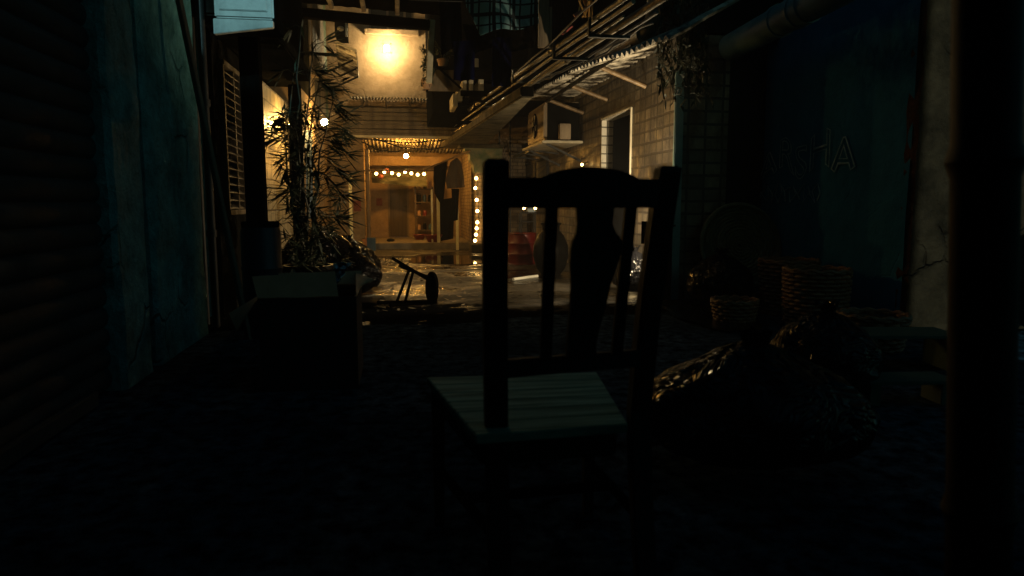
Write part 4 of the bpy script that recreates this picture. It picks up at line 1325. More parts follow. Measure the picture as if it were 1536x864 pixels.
for q in range(4):
    a = q * math.pi / 2 + .25
    c_, s_ = math.cos(a), math.sin(a)
    MB().prism([(xA - .05, ym + .03 * c_, zz + .03 * s_), (xA - .05, ym + .18 * c_ - .055 * s_, zz + .18 * s_ + .055 * c_), (xA - .045, ym + .185 * c_ + .05 * s_, zz + .185 * s_ - .05 * c_)], (.008, 0, 0)).build('blade', CREAM, f_)

SH = thing('metal_shelf', (2.75, 11.5, zA0 - .1), 'metal bracket shelf carrying the stained air conditioner', 'shelf')
MB().box(xA - .1, XR - .002, ya_ - .25, yb_ + .1, zA0 - .045, zA0 - .003).build('plate', CREAM, SH, bevel=.006)
g = MB()
for yy in (ya_ - .1, yb_ - .1):
    MB().bar((xA, yy, zA0 - .05), (XR - .003, yy, zA0 - .32), .035, .035).build('bracket', PIPE_DK, SH)
yq = ya_ - .02
tag(MB().box(2.62, 2.8, yq - .2, yq - .06, zA0 + .02, zA0 + .27).box(2.64, 2.78, yq - .212, yq - .2, zA0 + .04, zA0 + .25).build('meter_box', ACMET_O, bevel=.006), 'small cream meter box on the shelf beside the air conditioner', 'box')
# folded awning frame beyond
FA = thing('awning_frame', (2.7, 14, 2.1), 'dark folded awning frame on the tiled wall near the column', 'frame')
MB().bar((2.98, 13.0, 2.42), (2.98, 15.0, 2.42), .05, .05).bar((2.45, 13.0, 2.05), (2.45, 15.0, 2.05), .05, .05).build('rail', PIPE_DK, FA)
g = MB()
for yy in (13.05, 14.0, 14.95):
    MB().bar((2.98, yy, 2.4), (2.45, yy, 2.07), .03, .03).bar((2.98, yy, 2.0), (2.46, yy, 2.06), .03, .03).build('arm', PIPE_DK, FA)
MB().box(2.6, 2.98, 13.1, 14.9, 2.24, 2.3).build('rolled_cover', BLKCL, FA)

# ---- big corrugated awning on bamboo struts over the doorway
BA = thing('corrugated_awning', (2.5, 9, 2.4), 'big corrugated awning on bamboo struts above the dark doorway', 'awning')
tops = []
for k, (w_px, o_px) in enumerate((((876, 170), (823, 150)), ((912, 150), (855, 128)), ((970, 130), (900, 100)))):
    w_ = P(*w_px, X=XR)
    o_ = P(*o_px, Y=w_.y)
    tops.append(o_)
    MB().bamboo(w_, o_, .03, 10, 3).build('strut', BAMBOO, BA, smooth=True)
dirb = (tops[2] - tops[0])
near = tops[2] + dirb * .42
farb = tops[0] - dirb * .05
MB().bamboo(farb, near, .03, 10, 7).build('beam', BAMBOO_DK, BA, smooth=True)
zi = P(960, 98, X=XR).z
def corr(nw):
    return lambda u, v: .022 * math.sin(u * nw * 2 * math.pi) + .02 * noise.noise(Vector((u * 4, v * 3, nw)))
A_, B_ = P(783, 149, X=2.2), P(884, 92, X=2.2)
MB().sheet(A_, B_, (XR - .01, B_.y, zi + .06), (XR - .01, A_.y, zi + .1), 220, 8, corr(30), .006).build('sheet', RUST, BA, smooth=True)
A2, B2 = P(858, 112, X=2.16), P(1006, 56, X=2.28)
MB().sheet(A2 + Vector((0, 0, .05)), B2, (XR + .05, B2.y + .15, zi + .12), (XR - .01, A2.y, zi + .13), 180, 8, corr(22), .006).build('sheet', RUST, BA, smooth=True)

# ---- pipes along the right
def run(px0, py0, px1, py1, X0, X1, r, label, m=PIPE, nm='pipe', sag=.0, cl=True):
    a, b_ = P(px0, py0, X=X0), P(px1, py1, X=X1)
    g = MB()
    n = 14
    pts = [a.lerp(b_, i / n) + Vector((rnd(-.006, .006), 0, -sag * math.sin(math.pi * i / n) + rnd(-.005, .005))) for i in range(n + 1)]
    g.path(pts, r, 10)
    if cl:
        for i in (2, 5, 8, 11):
            g.path([pts[i] - (pts[i + 1] - pts[i]).normalized() * .03, pts[i] + (pts[i + 1] - pts[i]).normalized() * .03], r * 1.3, 10)
    return tag(g.build(nm, m, smooth=True), label, 'pipe', 'pipes along the right side')
run(675, 184, 962, -20, 1.22, 1.70, .024, 'uppermost thin metal pipe running along the right upper wall')
run(677, 192, 950, 2, 1.22, 1.66, .016, 'thin metal pipe second from the top of the right pipe run')
run(678, 200, 1000, -6, 1.22, 1.9, .032, 'thickest metal pipe lowest of the right pipe run, with lit underside', PIPE)
for i_, (pa, pb, xa, xb, rr, sg, lb_) in enumerate((((690, 176), (905, -8), 1.28, 1.75, .009, .05, 'thin loose black cable strung above the right pipe run'),
        ((684, 196), (935, 22), 1.26, 1.78, .012, .03, 'thin dark conduit tucked under the right pipe run'),
        ((780, 134), (985, 20), 1.75, 2.1, .014, .06, 'sagging dark cable between the pipe run and the vent duct'),
        ((800, 118), (978, 32), 1.85, 2.2, .010, .10, 'lowest drooping cable just above the corrugated awning'))):
    a, b_ = P(*pa, X=xa), P(*pb, X=xb)
    pts = [a.lerp(b_, k / 18) + Vector((rnd(-.012, .012), 0, -sg * math.sin(math.pi * k / 18) + rnd(-.012, .012))) for k in range(19)]
    tag(MB().path(pts, rr, 6).build('cable', WIRE if i_ != 1 else PIPE, smooth=True), lb_, 'cable', 'cables along the right side')
for i_, (px, py, X_) in enumerate(((716, 152, 1.38), (775, 112, 1.5), (838, 74, 1.6), (893, 38, 1.66))):
    q = P(px, py, X=X_)
    tag(MB().box(q.x - .06, q.x + .3, q.y - .02, q.y + .02, q.z - .1, q.z - .075).box(q.x - .06, q.x - .04, q.y - .02, q.y + .02, q.z - .074, q.z + .06).build('pipe_bracket', PIPE_DK), 'dark bracket holding the right pipe run, %s' % ('farthest one near the lit passage', 'second from the far end', 'third from the far end', 'nearest one at the top')[i_], 'bracket', 'brackets of the right pipe run')
# old duct with elbow
a, b_ = P(900, 86, X=2.5), P(966, 52, X=2.42)
g = MB().path([a, a.lerp(b_, .5), b_, b_ + Vector((.02, -.12, .05)), b_ + Vector((.03, -.2, .16)), b_ + Vector((.03, -.22, .5)), b_ + Vector((.03, -.22, 1.2))], .075, 14)
g.path([b_ - (b_ - a) * .02, b_ + (b_ - a) * .02], .09, 14)
tag(g.build('vent_duct', PIPE_RUST, smooth=True), 'rust streaked vent duct with elbow above the awning', 'duct')
# teal duct at top right
a, b_ = P(1095, 72, X=3.62), P(1250, -12, X=3.62)
g = MB().path([a + (a - b_) * .5, a, b_, b_ + (b_ - a) * .6], .145, 20)
for t_ in (.55, .72, .8):
    p = a.lerp(b_, t_); dd = (b_ - a).normalized()
    g.path([p - dd * .03, p + dd * .03], .158, 20)
tag(g.build('vent_duct', PIPE_TEAL, smooth=True), 'fat teal duct high on the blue wall at the top right', 'duct')

# ---- timber canopy high over the alley
CN = thing('timber_canopy', (-.4, 10, 3.9), 'black timber canopy across the top of the alley', 'canopy')
a, b_ = P(446, 19, Y=10.4), P(645, 38, Y=10.4)
MB().bar(a, b_, .12, .13).build('beam', WOOD_BLACK, CN, bevel=.01)
MB().bar(a + Vector((0, .12, .05)), b_ + Vector((0, .12, .05)), .05, .05)
for px in (498, 546, 596):
    p = P(px, 22, Y=10.35)
    t_ = (p.x - a.x) / (b_.x - a.x)
    zz = a.z + (b_.z - a.z) * t_
    MB().bar((p.x, 10.3, zz + .1), (p.x, 6.8, zz + .25), .06, .07).build('rafter', WOOD_OLD, CN, bevel=.006)
MB().sheet((a.x, 10.5, a.z + .16), (a.x, 6.6, a.z + .33), (b_.x + .3, 6.6, b_.z + .33), (b_.x + .3, 10.5, b_.z + .16), 4, 60,
           lambda u, v: .02 * math.sin(v * 12 * 2 * math.pi) * .2, .008).build('roof_sheet', WOOD_BLACK, CN, smooth=True)
MB().bar(P(648, 30, Y=10.5), P(643, 125, Y=10.5), .09, .09, up=(0, 1, 0)).build('post', CREAM, CN, bevel=.01)

# ---- balcony shelf with pots
BS = thing('balcony', (1.2, 11.5, 2.9), 'dark timber balcony shelf jutting over the alley with potted plants', 'balcony')
za_ = P(660, 99, Y=11.2).z
a = P(655, 100, Y=11.2)
MB().box(a.x, 1.93, 11.2, 12.0, za_ - .05, za_).build('deck', WOOD_BLACK, BS, bevel=.006)
lo = [P(634, 136, Y=11.3), P(690, 137, Y=11.3), P(690, 101, Y=11.22), P(657, 101, Y=11.22)]
MB().prism(lo, (0, .03, 0)).build('apron_board', WOOD_OLD, BS)
MB().bar(P(640, 138, Y=11.15), P(650, 98, Y=11.15), .02, .03).bar(P(657, 101, Y=11.1), P(692, 133, Y=11.1), .02, .03).build('brace', WOOD_BLACK, BS)
MB().box(1.0, 1.93, 11.3, 11.38, za_ - .42, za_ - .34).box(1.2, 1.93, 11.9, 11.98, za_ - .42, za_ - .34).build('bearer', WOOD_BLACK, BS)
# cream corbels on the upper wall
for i, (px, py, s_) in enumerate(((693, 85, 1.0), (703, 92, 1), (715, 96, .7), (683, 150, .8), (690, 142, .8), (697, 128, .7), (707, 128, .7), (722, 127, .8))):
    p = P(px, py, Y=12.6)
    g = MB().box(p.x - .055 * s_, p.x + .055 * s_, 12.6, 13.4, p.z - .14 * s_, p.z + .14 * s_)
    g.build('corbel', CREAM, BS, bevel=.01)
MB().box(.98, 1.93, 12.8, 13.0, za_ - .36, za_ - .28).box(.95, 1.93, 12.8, 13.0, za_ + .05, za_ + .13).box(1.0, 1.9, 12.82, 12.9, za_ - .7, za_ - .64).box(1.05, 1.1, 12.82, 12.9, za_ - .7, za_ + .13).build('rail', WOOD_BLACK, BS)


def pot_plant(c, label, n, size, nm='potted_plant', grp='potted plants on the balcony'):
    t_ = thing(nm, c, label, 'plant', grp)
    c = Vector(c)
    MB().lathe([(.06, 0), (.085, .12), (.095, .12), (.095, .15), (.08, .15), (.07, .13), (.01, .13)], c, 18).build('pot', TERRA, t_, smooth=True)
    g, s = MB(), MB()
    for i in range(n):
        a = rnd(0, 6.28)
        e = c + Vector((math.cos(a) * size * rnd(.2, .8), math.sin(a) * size * rnd(.2, .8), .13 + size * rnd(.3, 1.2)))
        s.path([c + Vector((0, 0, .12)), (c + e) / 2 + Vector((0, 0, .08)), e], .004, 4)
        for q in range(3):
            fan(g, (c + Vector((0, 0, .15))).lerp(e, .5 + .25 * q), Vector((math.cos(a), math.sin(a), rnd(-.3, .5))), 5, .085, .014, 1.2)
    s.build('stem', STEM, t_); g.build('foliage', LEAF, t_)
    return t_


p = P(663, 99, Y=11.35)
pot_plant((p.x + .02, 11.45, za_ + .002), 'leafy plant in a terracotta pot on the balcony shelf', 10, .3)
p = P(640, 116, Y=10.9)
HP = thing('hanging_plant', (p.x, 10.95, p.z - .1), 'bushy dark plant hanging from the front of the balcony shelf', 'plant')
MB().lathe([(.05, -.06), (.08, 0), (.085, .08), (.07, .08)], (p.x, 10.95, p.z - .1), 16).build('pot', TERRA, HP, smooth=True)
MB().path([(p.x, 10.95, p.z - .03), (p.x + .06, 11.1, p.z + .15), (p.x + .1, 11.21, za_ - .02)], .006, 5).build('hook', WIRE, HP)
g = MB()
for i in range(46):
    q = P(rnd(632, 650), rnd(72, 128), Y=10.95 + rnd(-.12, .12))
    fan(g, q, Vector((rnd(-1, .6), rnd(-.5, .5), rnd(-.4, .7))), 5, .09, .014, 1.1)
g.build('foliage', LEAF, HP)

# ---- laundry
def cloth(name, pxs, Y_, label, m, group='washing hung across the alley', cat='laundry', wav=.03, seed=1.0, rows=14, cols=16, th_=.006):
    """pxs: left edge polyline and right edge polyline (top to bottom) in photo pixels at depth Y_"""
    Lp, Rp = pxs
    def samp(pl, v):
        f_ = v * (len(pl) - 1)
        i = min(int(f_), len(pl) - 2)
        t_ = f_ - i
        return (pl[i][0] * (1 - t_) + pl[i + 1][0] * t_, pl[i][1] * (1 - t_) + pl[i + 1][1] * t_)
    g = MB()
    for s in (0, 1):
        for j in range(rows + 1):
            v = j / rows
            a, b_ = samp(Lp, v), samp(Rp, v)
            for i in range(cols + 1):
                u = i / cols
                p = P(a[0] + (b_[0] - a[0]) * u, a[1] + (b_[1] - a[1]) * u, Y=Y_)
                p.y += wav * v * math.sin(u * 9 + seed * 3 + v * 1.5) + wav * .7 * noise.noise(Vector((u * 4, v * 3, seed))) + s * th_
                g.v.append(p)
    W, T = cols + 1, (cols + 1) * (rows + 1)
    for j in range(rows):
        for i in range(cols):
            a = j * W + i
            g.f.append([a, a + 1, a + W + 1, a + W]); g.f.append([a + T, a + T + W, a + T + W + 1, a + T + 1])
    for i in range(cols):
        for a in (i, rows * W + i):
            g.f.append([a, a + 1, a + 1 + T, a + T])
    for j in range(rows):
        for a in (j * W, j * W + cols):
            g.f.append([a, a + W, a + W + T, a + T])
    return tag(g.build(name, m, smooth=True), label, cat, group)


def plaid_mat():
    m, nt, b = base_mat('teal_plaid_cloth')
    tc = nd(nt, 'ShaderNodeTexCoord')
    sx = nd(nt, 'ShaderNodeSeparateXYZ'); nt.links.new(tc.outputs['Object'], sx.inputs[0])
    outs = []
    for ax_, fr_q, ph in ((0, 9.0, .1), (2, 9.0, .25), (0, 4.5, .4), (2, 4.5, .2)):
        mu = nd(nt, 'ShaderNodeMath', operation='MULTIPLY_ADD'); mu.inputs[1].default_value = fr_q; mu.inputs[2].default_value = ph
        nt.links.new(sx.outputs[ax_], mu.inputs[0])
        fc_ = nd(nt, 'ShaderNodeMath', operation='FRACT'); nt.links.new(mu.outputs[0], fc_.inputs[0])
        gt = nd(nt, 'ShaderNodeMath', operation='LESS_THAN'); gt.inputs[1].default_value = .16
        nt.links.new(fc_.outputs[0], gt.inputs[0])
        outs.append(gt)
    mx1 = nd(nt, 'ShaderNodeMath', operation='MAXIMUM'); nt.links.new(outs[0].outputs[0], mx1.inputs[0]); nt.links.new(outs[1].outputs[0], mx1.inputs[1])
    mx2 = nd(nt, 'ShaderNodeMath', operation='MAXIMUM'); nt.links.new(outs[2].outputs[0], mx2.inputs[0]); nt.links.new(outs[3].outputs[0], mx2.inputs[1])
    mx3 = nd(nt, 'ShaderNodeMath', operation='MAXIMUM'); nt.links.new(mx1.outputs[0], mx3.inputs[0]); nt.links.new(mx2.outputs[0], mx3.inputs[1])
    mix = nd(nt, 'ShaderNodeMixRGB'); mix.inputs[1].default_value = (.22, .4, .46, 1); mix.inputs[2].default_value = (.015, .025, .035, 1)
    nt.links.new(mx3.outputs[0], mix.inputs[0]); nt.links.new(mix.outputs[0], b.inputs['Base Color'])
    b.inputs['Roughness'].default_value = .9
    tr = nd(nt, 'ShaderNodeBsdfTranslucent'); nt.links.new(mix.outputs[0], tr.inputs[0])
    ms = nd(nt, 'ShaderNodeMixShader'); ms.inputs[0].default_value = .5
    nt.links.new(b.outputs[0], ms.inputs[1]); nt.links.new(tr.outputs[0], ms.inputs[2])
    nt.links.new(ms.outputs[0], nt.nodes['Material Output'].inputs[0])
    return m


PLAID = plaid_mat()
cloth('plaid_sheet', ([(693, -70), (700, 8), (722, 50)], [(806, -70), (806, 0), (806, 38)]), 7.6, 'teal plaid sheet hanging high above the alley', PLAID, wav=.08, seed=2.2)
cloth('washing', ([(680, 62), (681, 90), (680, 121)], [(713, 60), (712, 90), (712, 120)]), 8.6, 'narrow navy cloth hanging left of the cream brackets', NAVY, seed=3)
cloth('washing', ([(739, 56), (738, 100), (738, 129)], [(768, 56), (767, 100), (766, 130)]), 8.6, 'navy cloth hanging right of the cream brackets', NAVY, seed=4)
cloth('washing', ([(656, -30), (660, 30), (662, 84)], [(690, -30), (692, 30), (693, 62)]), 8.8, 'black cloth hanging beside the canopy post', BLKCL, seed=5)
cloth('washing', ([(694, 36), (700, 60), (703, 84)], [(745, 40), (742, 60), (740, 70)]), 8.75, 'black folded cloth hanging below the plaid sheet', BLKCL, seed=6)
cloth('washing', ([(744, 30), (744, 60), (748, 80)], [(806, 30), (802, 60), (800, 72)]), 8.72, 'black cloth hanging at the right end of the line', BLKCL, seed=7)
yl = 8.75
tag(MB().path([(-1.2, yl, P(655, 28, Y=yl).z + .35), (.2, yl, P(655, 28, Y=yl).z + .2), (1.0, yl, P(700, 28, Y=yl).z + .2), (3.0, yl, P(800, 20, Y=yl).z + .3)], .006, 5).build('washing_line', WIRE), 'thin washing line strung across the alley high up', 'line')
# dim upright timber on the upper right wall
q = P(816, 40, Y=9.6)
tag(MB().box(q.x - .08, q.x + .06, 9.55, 9.62, P(816, 72, Y=9.6).z, q.z + .5).box(q.x + .065, q.x + .1, 9.55, 9.62, P(816, 72, Y=9.6).z, q.z + .25).build('timber_board', WOOD_OLD, bevel=.004), 'brown upright boards behind the plaid sheet at the upper right', 'board')
# red and gold ornament and stick
q = P(878, -4, Y=7.4)
OR_ = thing('paper_ornament', q, 'red and gold hanging paper ornament near the top of the pipes', 'ornament')
GOLD = mat('tarnished_gold_paper', (0.4, 0.2, 0.05), (0.55, 0.3, 0.08), 12, 0.5, bump=0.3)
MB().path([q + Vector((0, 0, .6)), q + Vector((0, 0, .1))], .004, 5).build('cord', WIRE, OR_)
g = MB()
for i in range(9):
    g.path([q + Vector((rnd(-.07, .07), rnd(-.04, .04), .12 - .01 * i)), q + Vector((rnd(-.1, .1), rnd(-.05, .05), -.05)), q + Vector((rnd(-.1, .1), 0, -.2))], .009, 5)
g.build('fringe', GOLD, OR_)
MB().bar(q + Vector((-.12, 0, -.19)), q + Vector((.08, 0, -.06)), .03, .03).build('bar', RED, OR_)
a, b_ = P(843, 51, Y=7.6), P(858, 38, Y=7.5)
tag(MB().bar(a, b_, .03, .025).build('red_stick', RED), 'short red stick hung beside the pipes', 'stick')

# ---- hanging vines top right
VN = thing('hanging_vine', (2.75, 7.2, 3.0), 'dark hanging vine at the near end of the awning', 'plant')
g, s = MB(), MB()
for i in range(46):
    px, py = rnd(985, 1062), rnd(-20, 60)
    a = P(px, py, Y=6.6 + rnd(-.3, .35))
    n = random.randint(4, 9)
    pts = [a]
    for k in range(n):
        pts.append(pts[-1] + Vector((rnd(-.04, .04), rnd(-.04, .04), -rnd(.05, .11))))
    s.path(pts, .004, 4)
    for p in pts:
        fan(g, p, Vector((rnd(-1, 1), rnd(-.6, .6), rnd(-.8, .1))), 4, .1, .012, .9)
s.build('stem', STEM, VN); g.build('foliage', LEAF, VN)
tag(MB().lathe([(.14, -.02), (.2, .08), (.22, .22), (.2, .22), (.02, .2)], (P(1025, -30, Y=6.6).x, 6.6, P(1025, -25, Y=6.6).z), 20).build('hanging_pot', CLAY, smooth=True), 'dark pot above the hanging vine', 'pot') if False else None

# ---- left upper details: slanted little awning, tiny lamp box
SA = thing('corrugated_awning', (-1.2, 15, 4.2), 'small sloping corrugated awning on the left upper wall', 'awning')
ysa = 14.3
A_, B_, C_, D_ = P(505, 66, Y=13.2), P(535, 78, Y=13.2), P(538, 119, Y=15.9), P(508, 112, Y=15.9)
A_ = P(504, 65, Y=13.6); B_ = P(535, 79, Y=13.6); C_ = P(538, 116, Y=16.3); C_ = Vector((P(538, 100, Y=16.3).x, 16.3, B_.z)); D_ = Vector((P(508, 100, Y=16.3).x, 16.3, A_.z))
MB().sheet(A_, D_, C_, B_, 90, 4, lambda u, v: .022 * math.sin(u * 20 * 2 * math.pi), .008).build('sheet', RUST, SA, smooth=True)
MB().bar(A_ + Vector((0, -.03, .02)), B_ + Vector((0, -.03, .02)), .03, .05).build('edge_strip', CREAM, SA)
g = MB()
for yy in (14.2, 15.1, 16.0):
    MB().bar((-1.495, yy, A_.z - .5), (B_.x - .1, yy, B_.z - .02), .03, .035).build('brace', WOOD_BLACK, SA)
q = P(511, 43, Y=14.6)
LBX = thing('window_box', q, 'small dark projecting window box high on the left wall', 'window')
MB().box(P(502, 43, Y=14.6).x, P(519, 43, Y=14.6).x, 14.6, 15.3, P(511, 53, Y=14.6).z, q.z + .3).build('casing', BLACK, LBX)
MB().box(P(518, 43, Y=14.6).x, P(521, 43, Y=14.6).x, 14.55, 14.6, P(511, 55, Y=14.6).z, q.z + .3).build('frame', CREAM, LBX)
MB().ball(P(511, 43, Y=14.5), .06, 12, 8, (1.2, 1, .8)).build('globe', CREAM, LBX, smooth=True)

# cloths and pipes by the left lamp
cloth('towel', ([(458, 196), (459, 260), (460, 330)], [(468, 194), (469, 260), (470, 326)]), 10.6, 'pale blue towel hanging behind the bamboo leaves', BLUECL, group='towels by the left lamp', seed=8)
yy = 11.2
tag(MB().path([P(453, 196, Y=yy), P(453, 300, Y=yy), Vector((P(453, 300, Y=yy).x, yy, 0))], .03, 10).build('drain_pipe', WHITEP, smooth=True), 'white drain pipe near the left lamp behind the bamboo', 'pipe')
yy = 14.5
q = P(525, 268, Y=yy)
tag(MB().bar((q.x, yy, 0), (q.x, yy, q.z + .05), .06, .06, up=(0, 1, 0)).build('post', PALEPOST, bevel=.006, base=(q.x, yy, 0)), 'pale upright post left of the passage mouth', 'post', 'pale posts')

# ---- posts, shelf, clothes at the passage
for (px, ytop, yb, Y_, w, lb_) in ((647.5, 284, 0, 16.75, .045, 'leftmost thin pale post beside the shelf'), (657, 287, 0, 16.6, .07, 'middle pale post lit brightly beside the coat'), (685.5, 300, 0, 16.0, .06, 'right pale post below the hanging trousers')):
    q = P(px, ytop, Y=Y_)
    z0_ = .15 if Y_ > YS else 0
    tag(MB().bar((q.x, Y_, z0_), (q.x, Y_, q.z), w, w, up=(0, 1, 0)).build('post', PALEPOST, bevel=.005, base=(q.x, Y_, z0_)), lb_, 'post', 'pale posts')
q = P(551, 250, Y=16.6)
tag(MB().bamboo((q.x, 16.6, .15), (q.x, 16.6, 2.3), .05, 12, 5).build('bamboo_post', BAMBOO, smooth=True, base=(q.x, 16.6, .15)), 'upright bamboo post at the left of the passage', 'post')
tag(MB().bamboo(P(500, 256, Y=16.3), P(660, 256, Y=16.3), .018, 8, 6).build('bamboo_rail', BAMBOO, smooth=True), 'horizontal bamboo rail across the passage mouth, upper', 'rail', 'bamboo rails')
tag(MB().bamboo(P(632, 256, Y=16.2), P(706, 226, Y=14.9), .02, 8, 5).build('bamboo_rail', BAMBOO, smooth=True), 'slanting bamboo rail from which the coat hangs', 'rail', 'bamboo rails')
cloth('coat', ([(684, 237), (676, 242), (668, 270), (671, 283)], [(686, 237), (692, 243), (695, 262), (697, 281)]), 15.3, 'dark brown coat hanging from the slanting rail', BRNCL, group='clothes by the passage', cat='coat', wav=.06, seed=9, th_=.05)
cloth('trousers', ([(677, 283), (678, 300), (679, 332)], [(689, 283), (688, 300), (687, 330)]), 15.38, 'dark trousers hanging below the coat', BLKCL, group='clothes by the passage', cat='trousers', seed=10, th_=.02)
cloth('garment', ([(651, 250), (650, 270), (652, 290)], [(672, 240), (669, 265), (664, 312)]), 15.7, 'black garment hanging left of the brown coat', BLKCL, group='clothes by the passage', cat='garment', seed=11, th_=.02)
cloth('garment', ([(659, 300), (660, 320), (661, 362)], [(681, 296), (681, 320), (680, 358)]), 17.0, 'long dark garment hanging low between the pale posts', BLKCL, group='clothes by the passage', cat='garment', seed=12, th_=.02)
SU = thing('shelf_unit', (P(632, 355, Y=18.6).x, 18.6, .15), 'dark shelf unit crowded with jars against the back wall', 'shelf')
sx0, sx1 = P(622, 300, Y=18.6).x, P(650, 300, Y=18.6).x
g = MB()
for xx in (sx0, sx1 - .04):
    for yy in (18.55, 18.85):
        g.box(xx, xx + .04, yy, yy + .04, .15, 1.5)
g.build('upright', SHELFW, SU)
g = MB()
for zz in (.35, .72, 1.08, 1.42):
    g.box(sx0 - .01, sx1 + .01, 18.54, 18.9, zz, zz + .025)
g.build('board', SHELFW, SU)
for k, zz in enumerate((.376, .746, 1.106, 1.446)):
    for i in range(3):
        xx = sx0 + .1 + i * .15 + rnd(-.02, .02)
        if xx > sx1 - .06 or random.random() < .2:
            continue
        h = rnd(.1, .2)
        m_ = random.choice((RED, CREAM, BLUEPL, TERRA, CLAY))
        nm_ = {RED.name: 'red', CREAM.name: 'cream', BLUEPL.name: 'blue', TERRA.name: 'terracotta', CLAY.name: 'brown'}[m_.name]
        tag(MB().lathe([(.045, 0), (.05, h * .7), (.035, h * .85), (.035, h), (.01, h)], (xx, 18.7, zz + .0), 12).build('jar', m_, smooth=True),
            '%s jar on the %s board of the dark shelf, %s' % (nm_, ('bottom', 'second', 'third', 'top')[k], ('at its left end', 'in the middle', 'at its right end')[i]), 'jar', 'jars on the shelf unit')
BN = thing('red_basin', (P(650, 361, Y=16.9).x, 16.9, .15), 'large dark red basin on the platform beside the posts', 'basin', 'red basins')
MB().lathe([(.13, 0), (.2, .12), (.215, .16), (.19, .16), (.12, .02)], (BN.location.x, 16.9, .15), 24).build('bowl', RED, BN, smooth=True)
MB().path([Vector((BN.location.x + .212 * math.cos(2 * math.pi * k / 30), 16.9 + .212 * math.sin(2 * math.pi * k / 30), .312)) for k in range(30)], .012, 6, closed=True).build('rim', RED, BN, smooth=True)
BN = thing('red_basin', (P(629, 352, Y=18.2).x, 18.0, .15), 'smaller red basin in front of the shelf unit', 'basin', 'red basins')
MB().lathe([(.1, 0), (.15, .09), (.165, .12), (.14, .12), (.09, .02)], (BN.location.x, 18.0, .15), 24).build('bowl', RED, BN, smooth=True)
MB().path([Vector((BN.location.x + .162 * math.cos(2 * math.pi * k / 30), 18.0 + .162 * math.sin(2 * math.pi * k / 30), .272)) for k in range(30)], .01, 6, closed=True).build('rim', RED, BN, smooth=True)
# carton sheets leaning at the platform edge
q0, q1, q2, q3 = P(549, 366, Y=16.3), P(553, 364, Y=16.3), P(549, 354, Y=16.42), P(541, 356, Y=16.42)
q0.z = q1.z = .02
tag(MB().prism([q0, q1, q2, q3], (.0, .02, 0)).build('carton_sheet', CARD_OR), 'orange carton sheet leaning at the platform step', 'carton')
q = P(557, 372, Y=16.15)
tag(MB().box(q.x - .09, q.x + .1, 16.0, 16.3, .0, .3, Matrix.Identity(4)).build('crate', BLUEPL, bevel=.01), 'small dark crate beside the orange carton sheet', 'crate')
q = P(586, 362, Y=17.2)
tag(MB().ball((q.x, 17.2, .185), .09, 14, 8, (1.1, .8, .45)).build('stone', CONC_DK, smooth=True), 'small dark lump lying on the platform before the door', 'stone')
# posters
for (px, py, w, h, lb_) in ((569, 303, .16, .2, 'faded red poster on the back wall left of the door'), (536, 309, .16, .24, 'dim red poster on the pier left of the passage')):
    Y_ = YB - .006 if px > 550 else YF - .006
    q = P(px, py, Y=Y_)
    tag(MB().box(q.x - w / 2, q.x + w / 2, Y_ - .006, Y_, q.z - h / 2, q.z + h / 2).build('poster', REDPAPER), lb_, 'poster', 'red posters')
q = P(627, 299, Y=YB)
tag(MB().box(q.x - .08, q.x + .08, YB - .03, YB - .002, q.z - .13, q.z + .13).box(q.x - .07, q.x + .07, YB - .034, YB - .03, q.z + .14, q.z + .16).build('notice_board', BLACK), 'small dark notice board right of the back door', 'sign')
# tarp banner and lanterns
cloth('tarpaulin', ([(557, 258), (557, 266), (558, 274)], [(640, 258), (640, 270), (640, 281)]), 18.3, 'olive tarpaulin sagging across the passage above the door', TARP, group=None, cat='tarpaulin', wav=.12, seed=13)
for (px, py, lb_) in ((571, 265, 'red paper lantern lower left of the bulb string'), (580, 256, 'red paper lantern upper beside the bulb string')):
    q = P(px, py, Y=17.9)
    LN = thing('paper_lantern', q, lb_, 'lantern', 'red lanterns')
    MB().ball(q, .075, 14, 10, (1, 1, .85)).build('shade', REDPAPER, LN, smooth=True)
    MB().path([q + Vector((0, 0, .06)), q + Vector((0, 0, .25))], .004, 5).build('cord', WIRE, LN)
# cables in the passage mouth
for i, (pa, pb, sg) in enumerate((((530, 205), (690, 205), .12), ((560, 208), (690, 216), .17), ((542, 212), (600, 226), .1))):
    a, b_ = P(*pa, Y=16.0 + .15 * i), P(*pb, Y=16.0 + .1 * i)
    pts = [a.lerp(b_, k / 14) + Vector((0, 0, -sg * math.sin(math.pi * k / 14) + rnd(-.02, .02))) for k in range(15)]
    tag(MB().path(pts, .016, 6).build('cable', WIRE, smooth=True), ('thick black cable sagging across the passage mouth', 'deepest sagging black cable below the ribbed shutter box', 'short black cable sloping into the passage')[i], 'cable', 'cables over the passage')
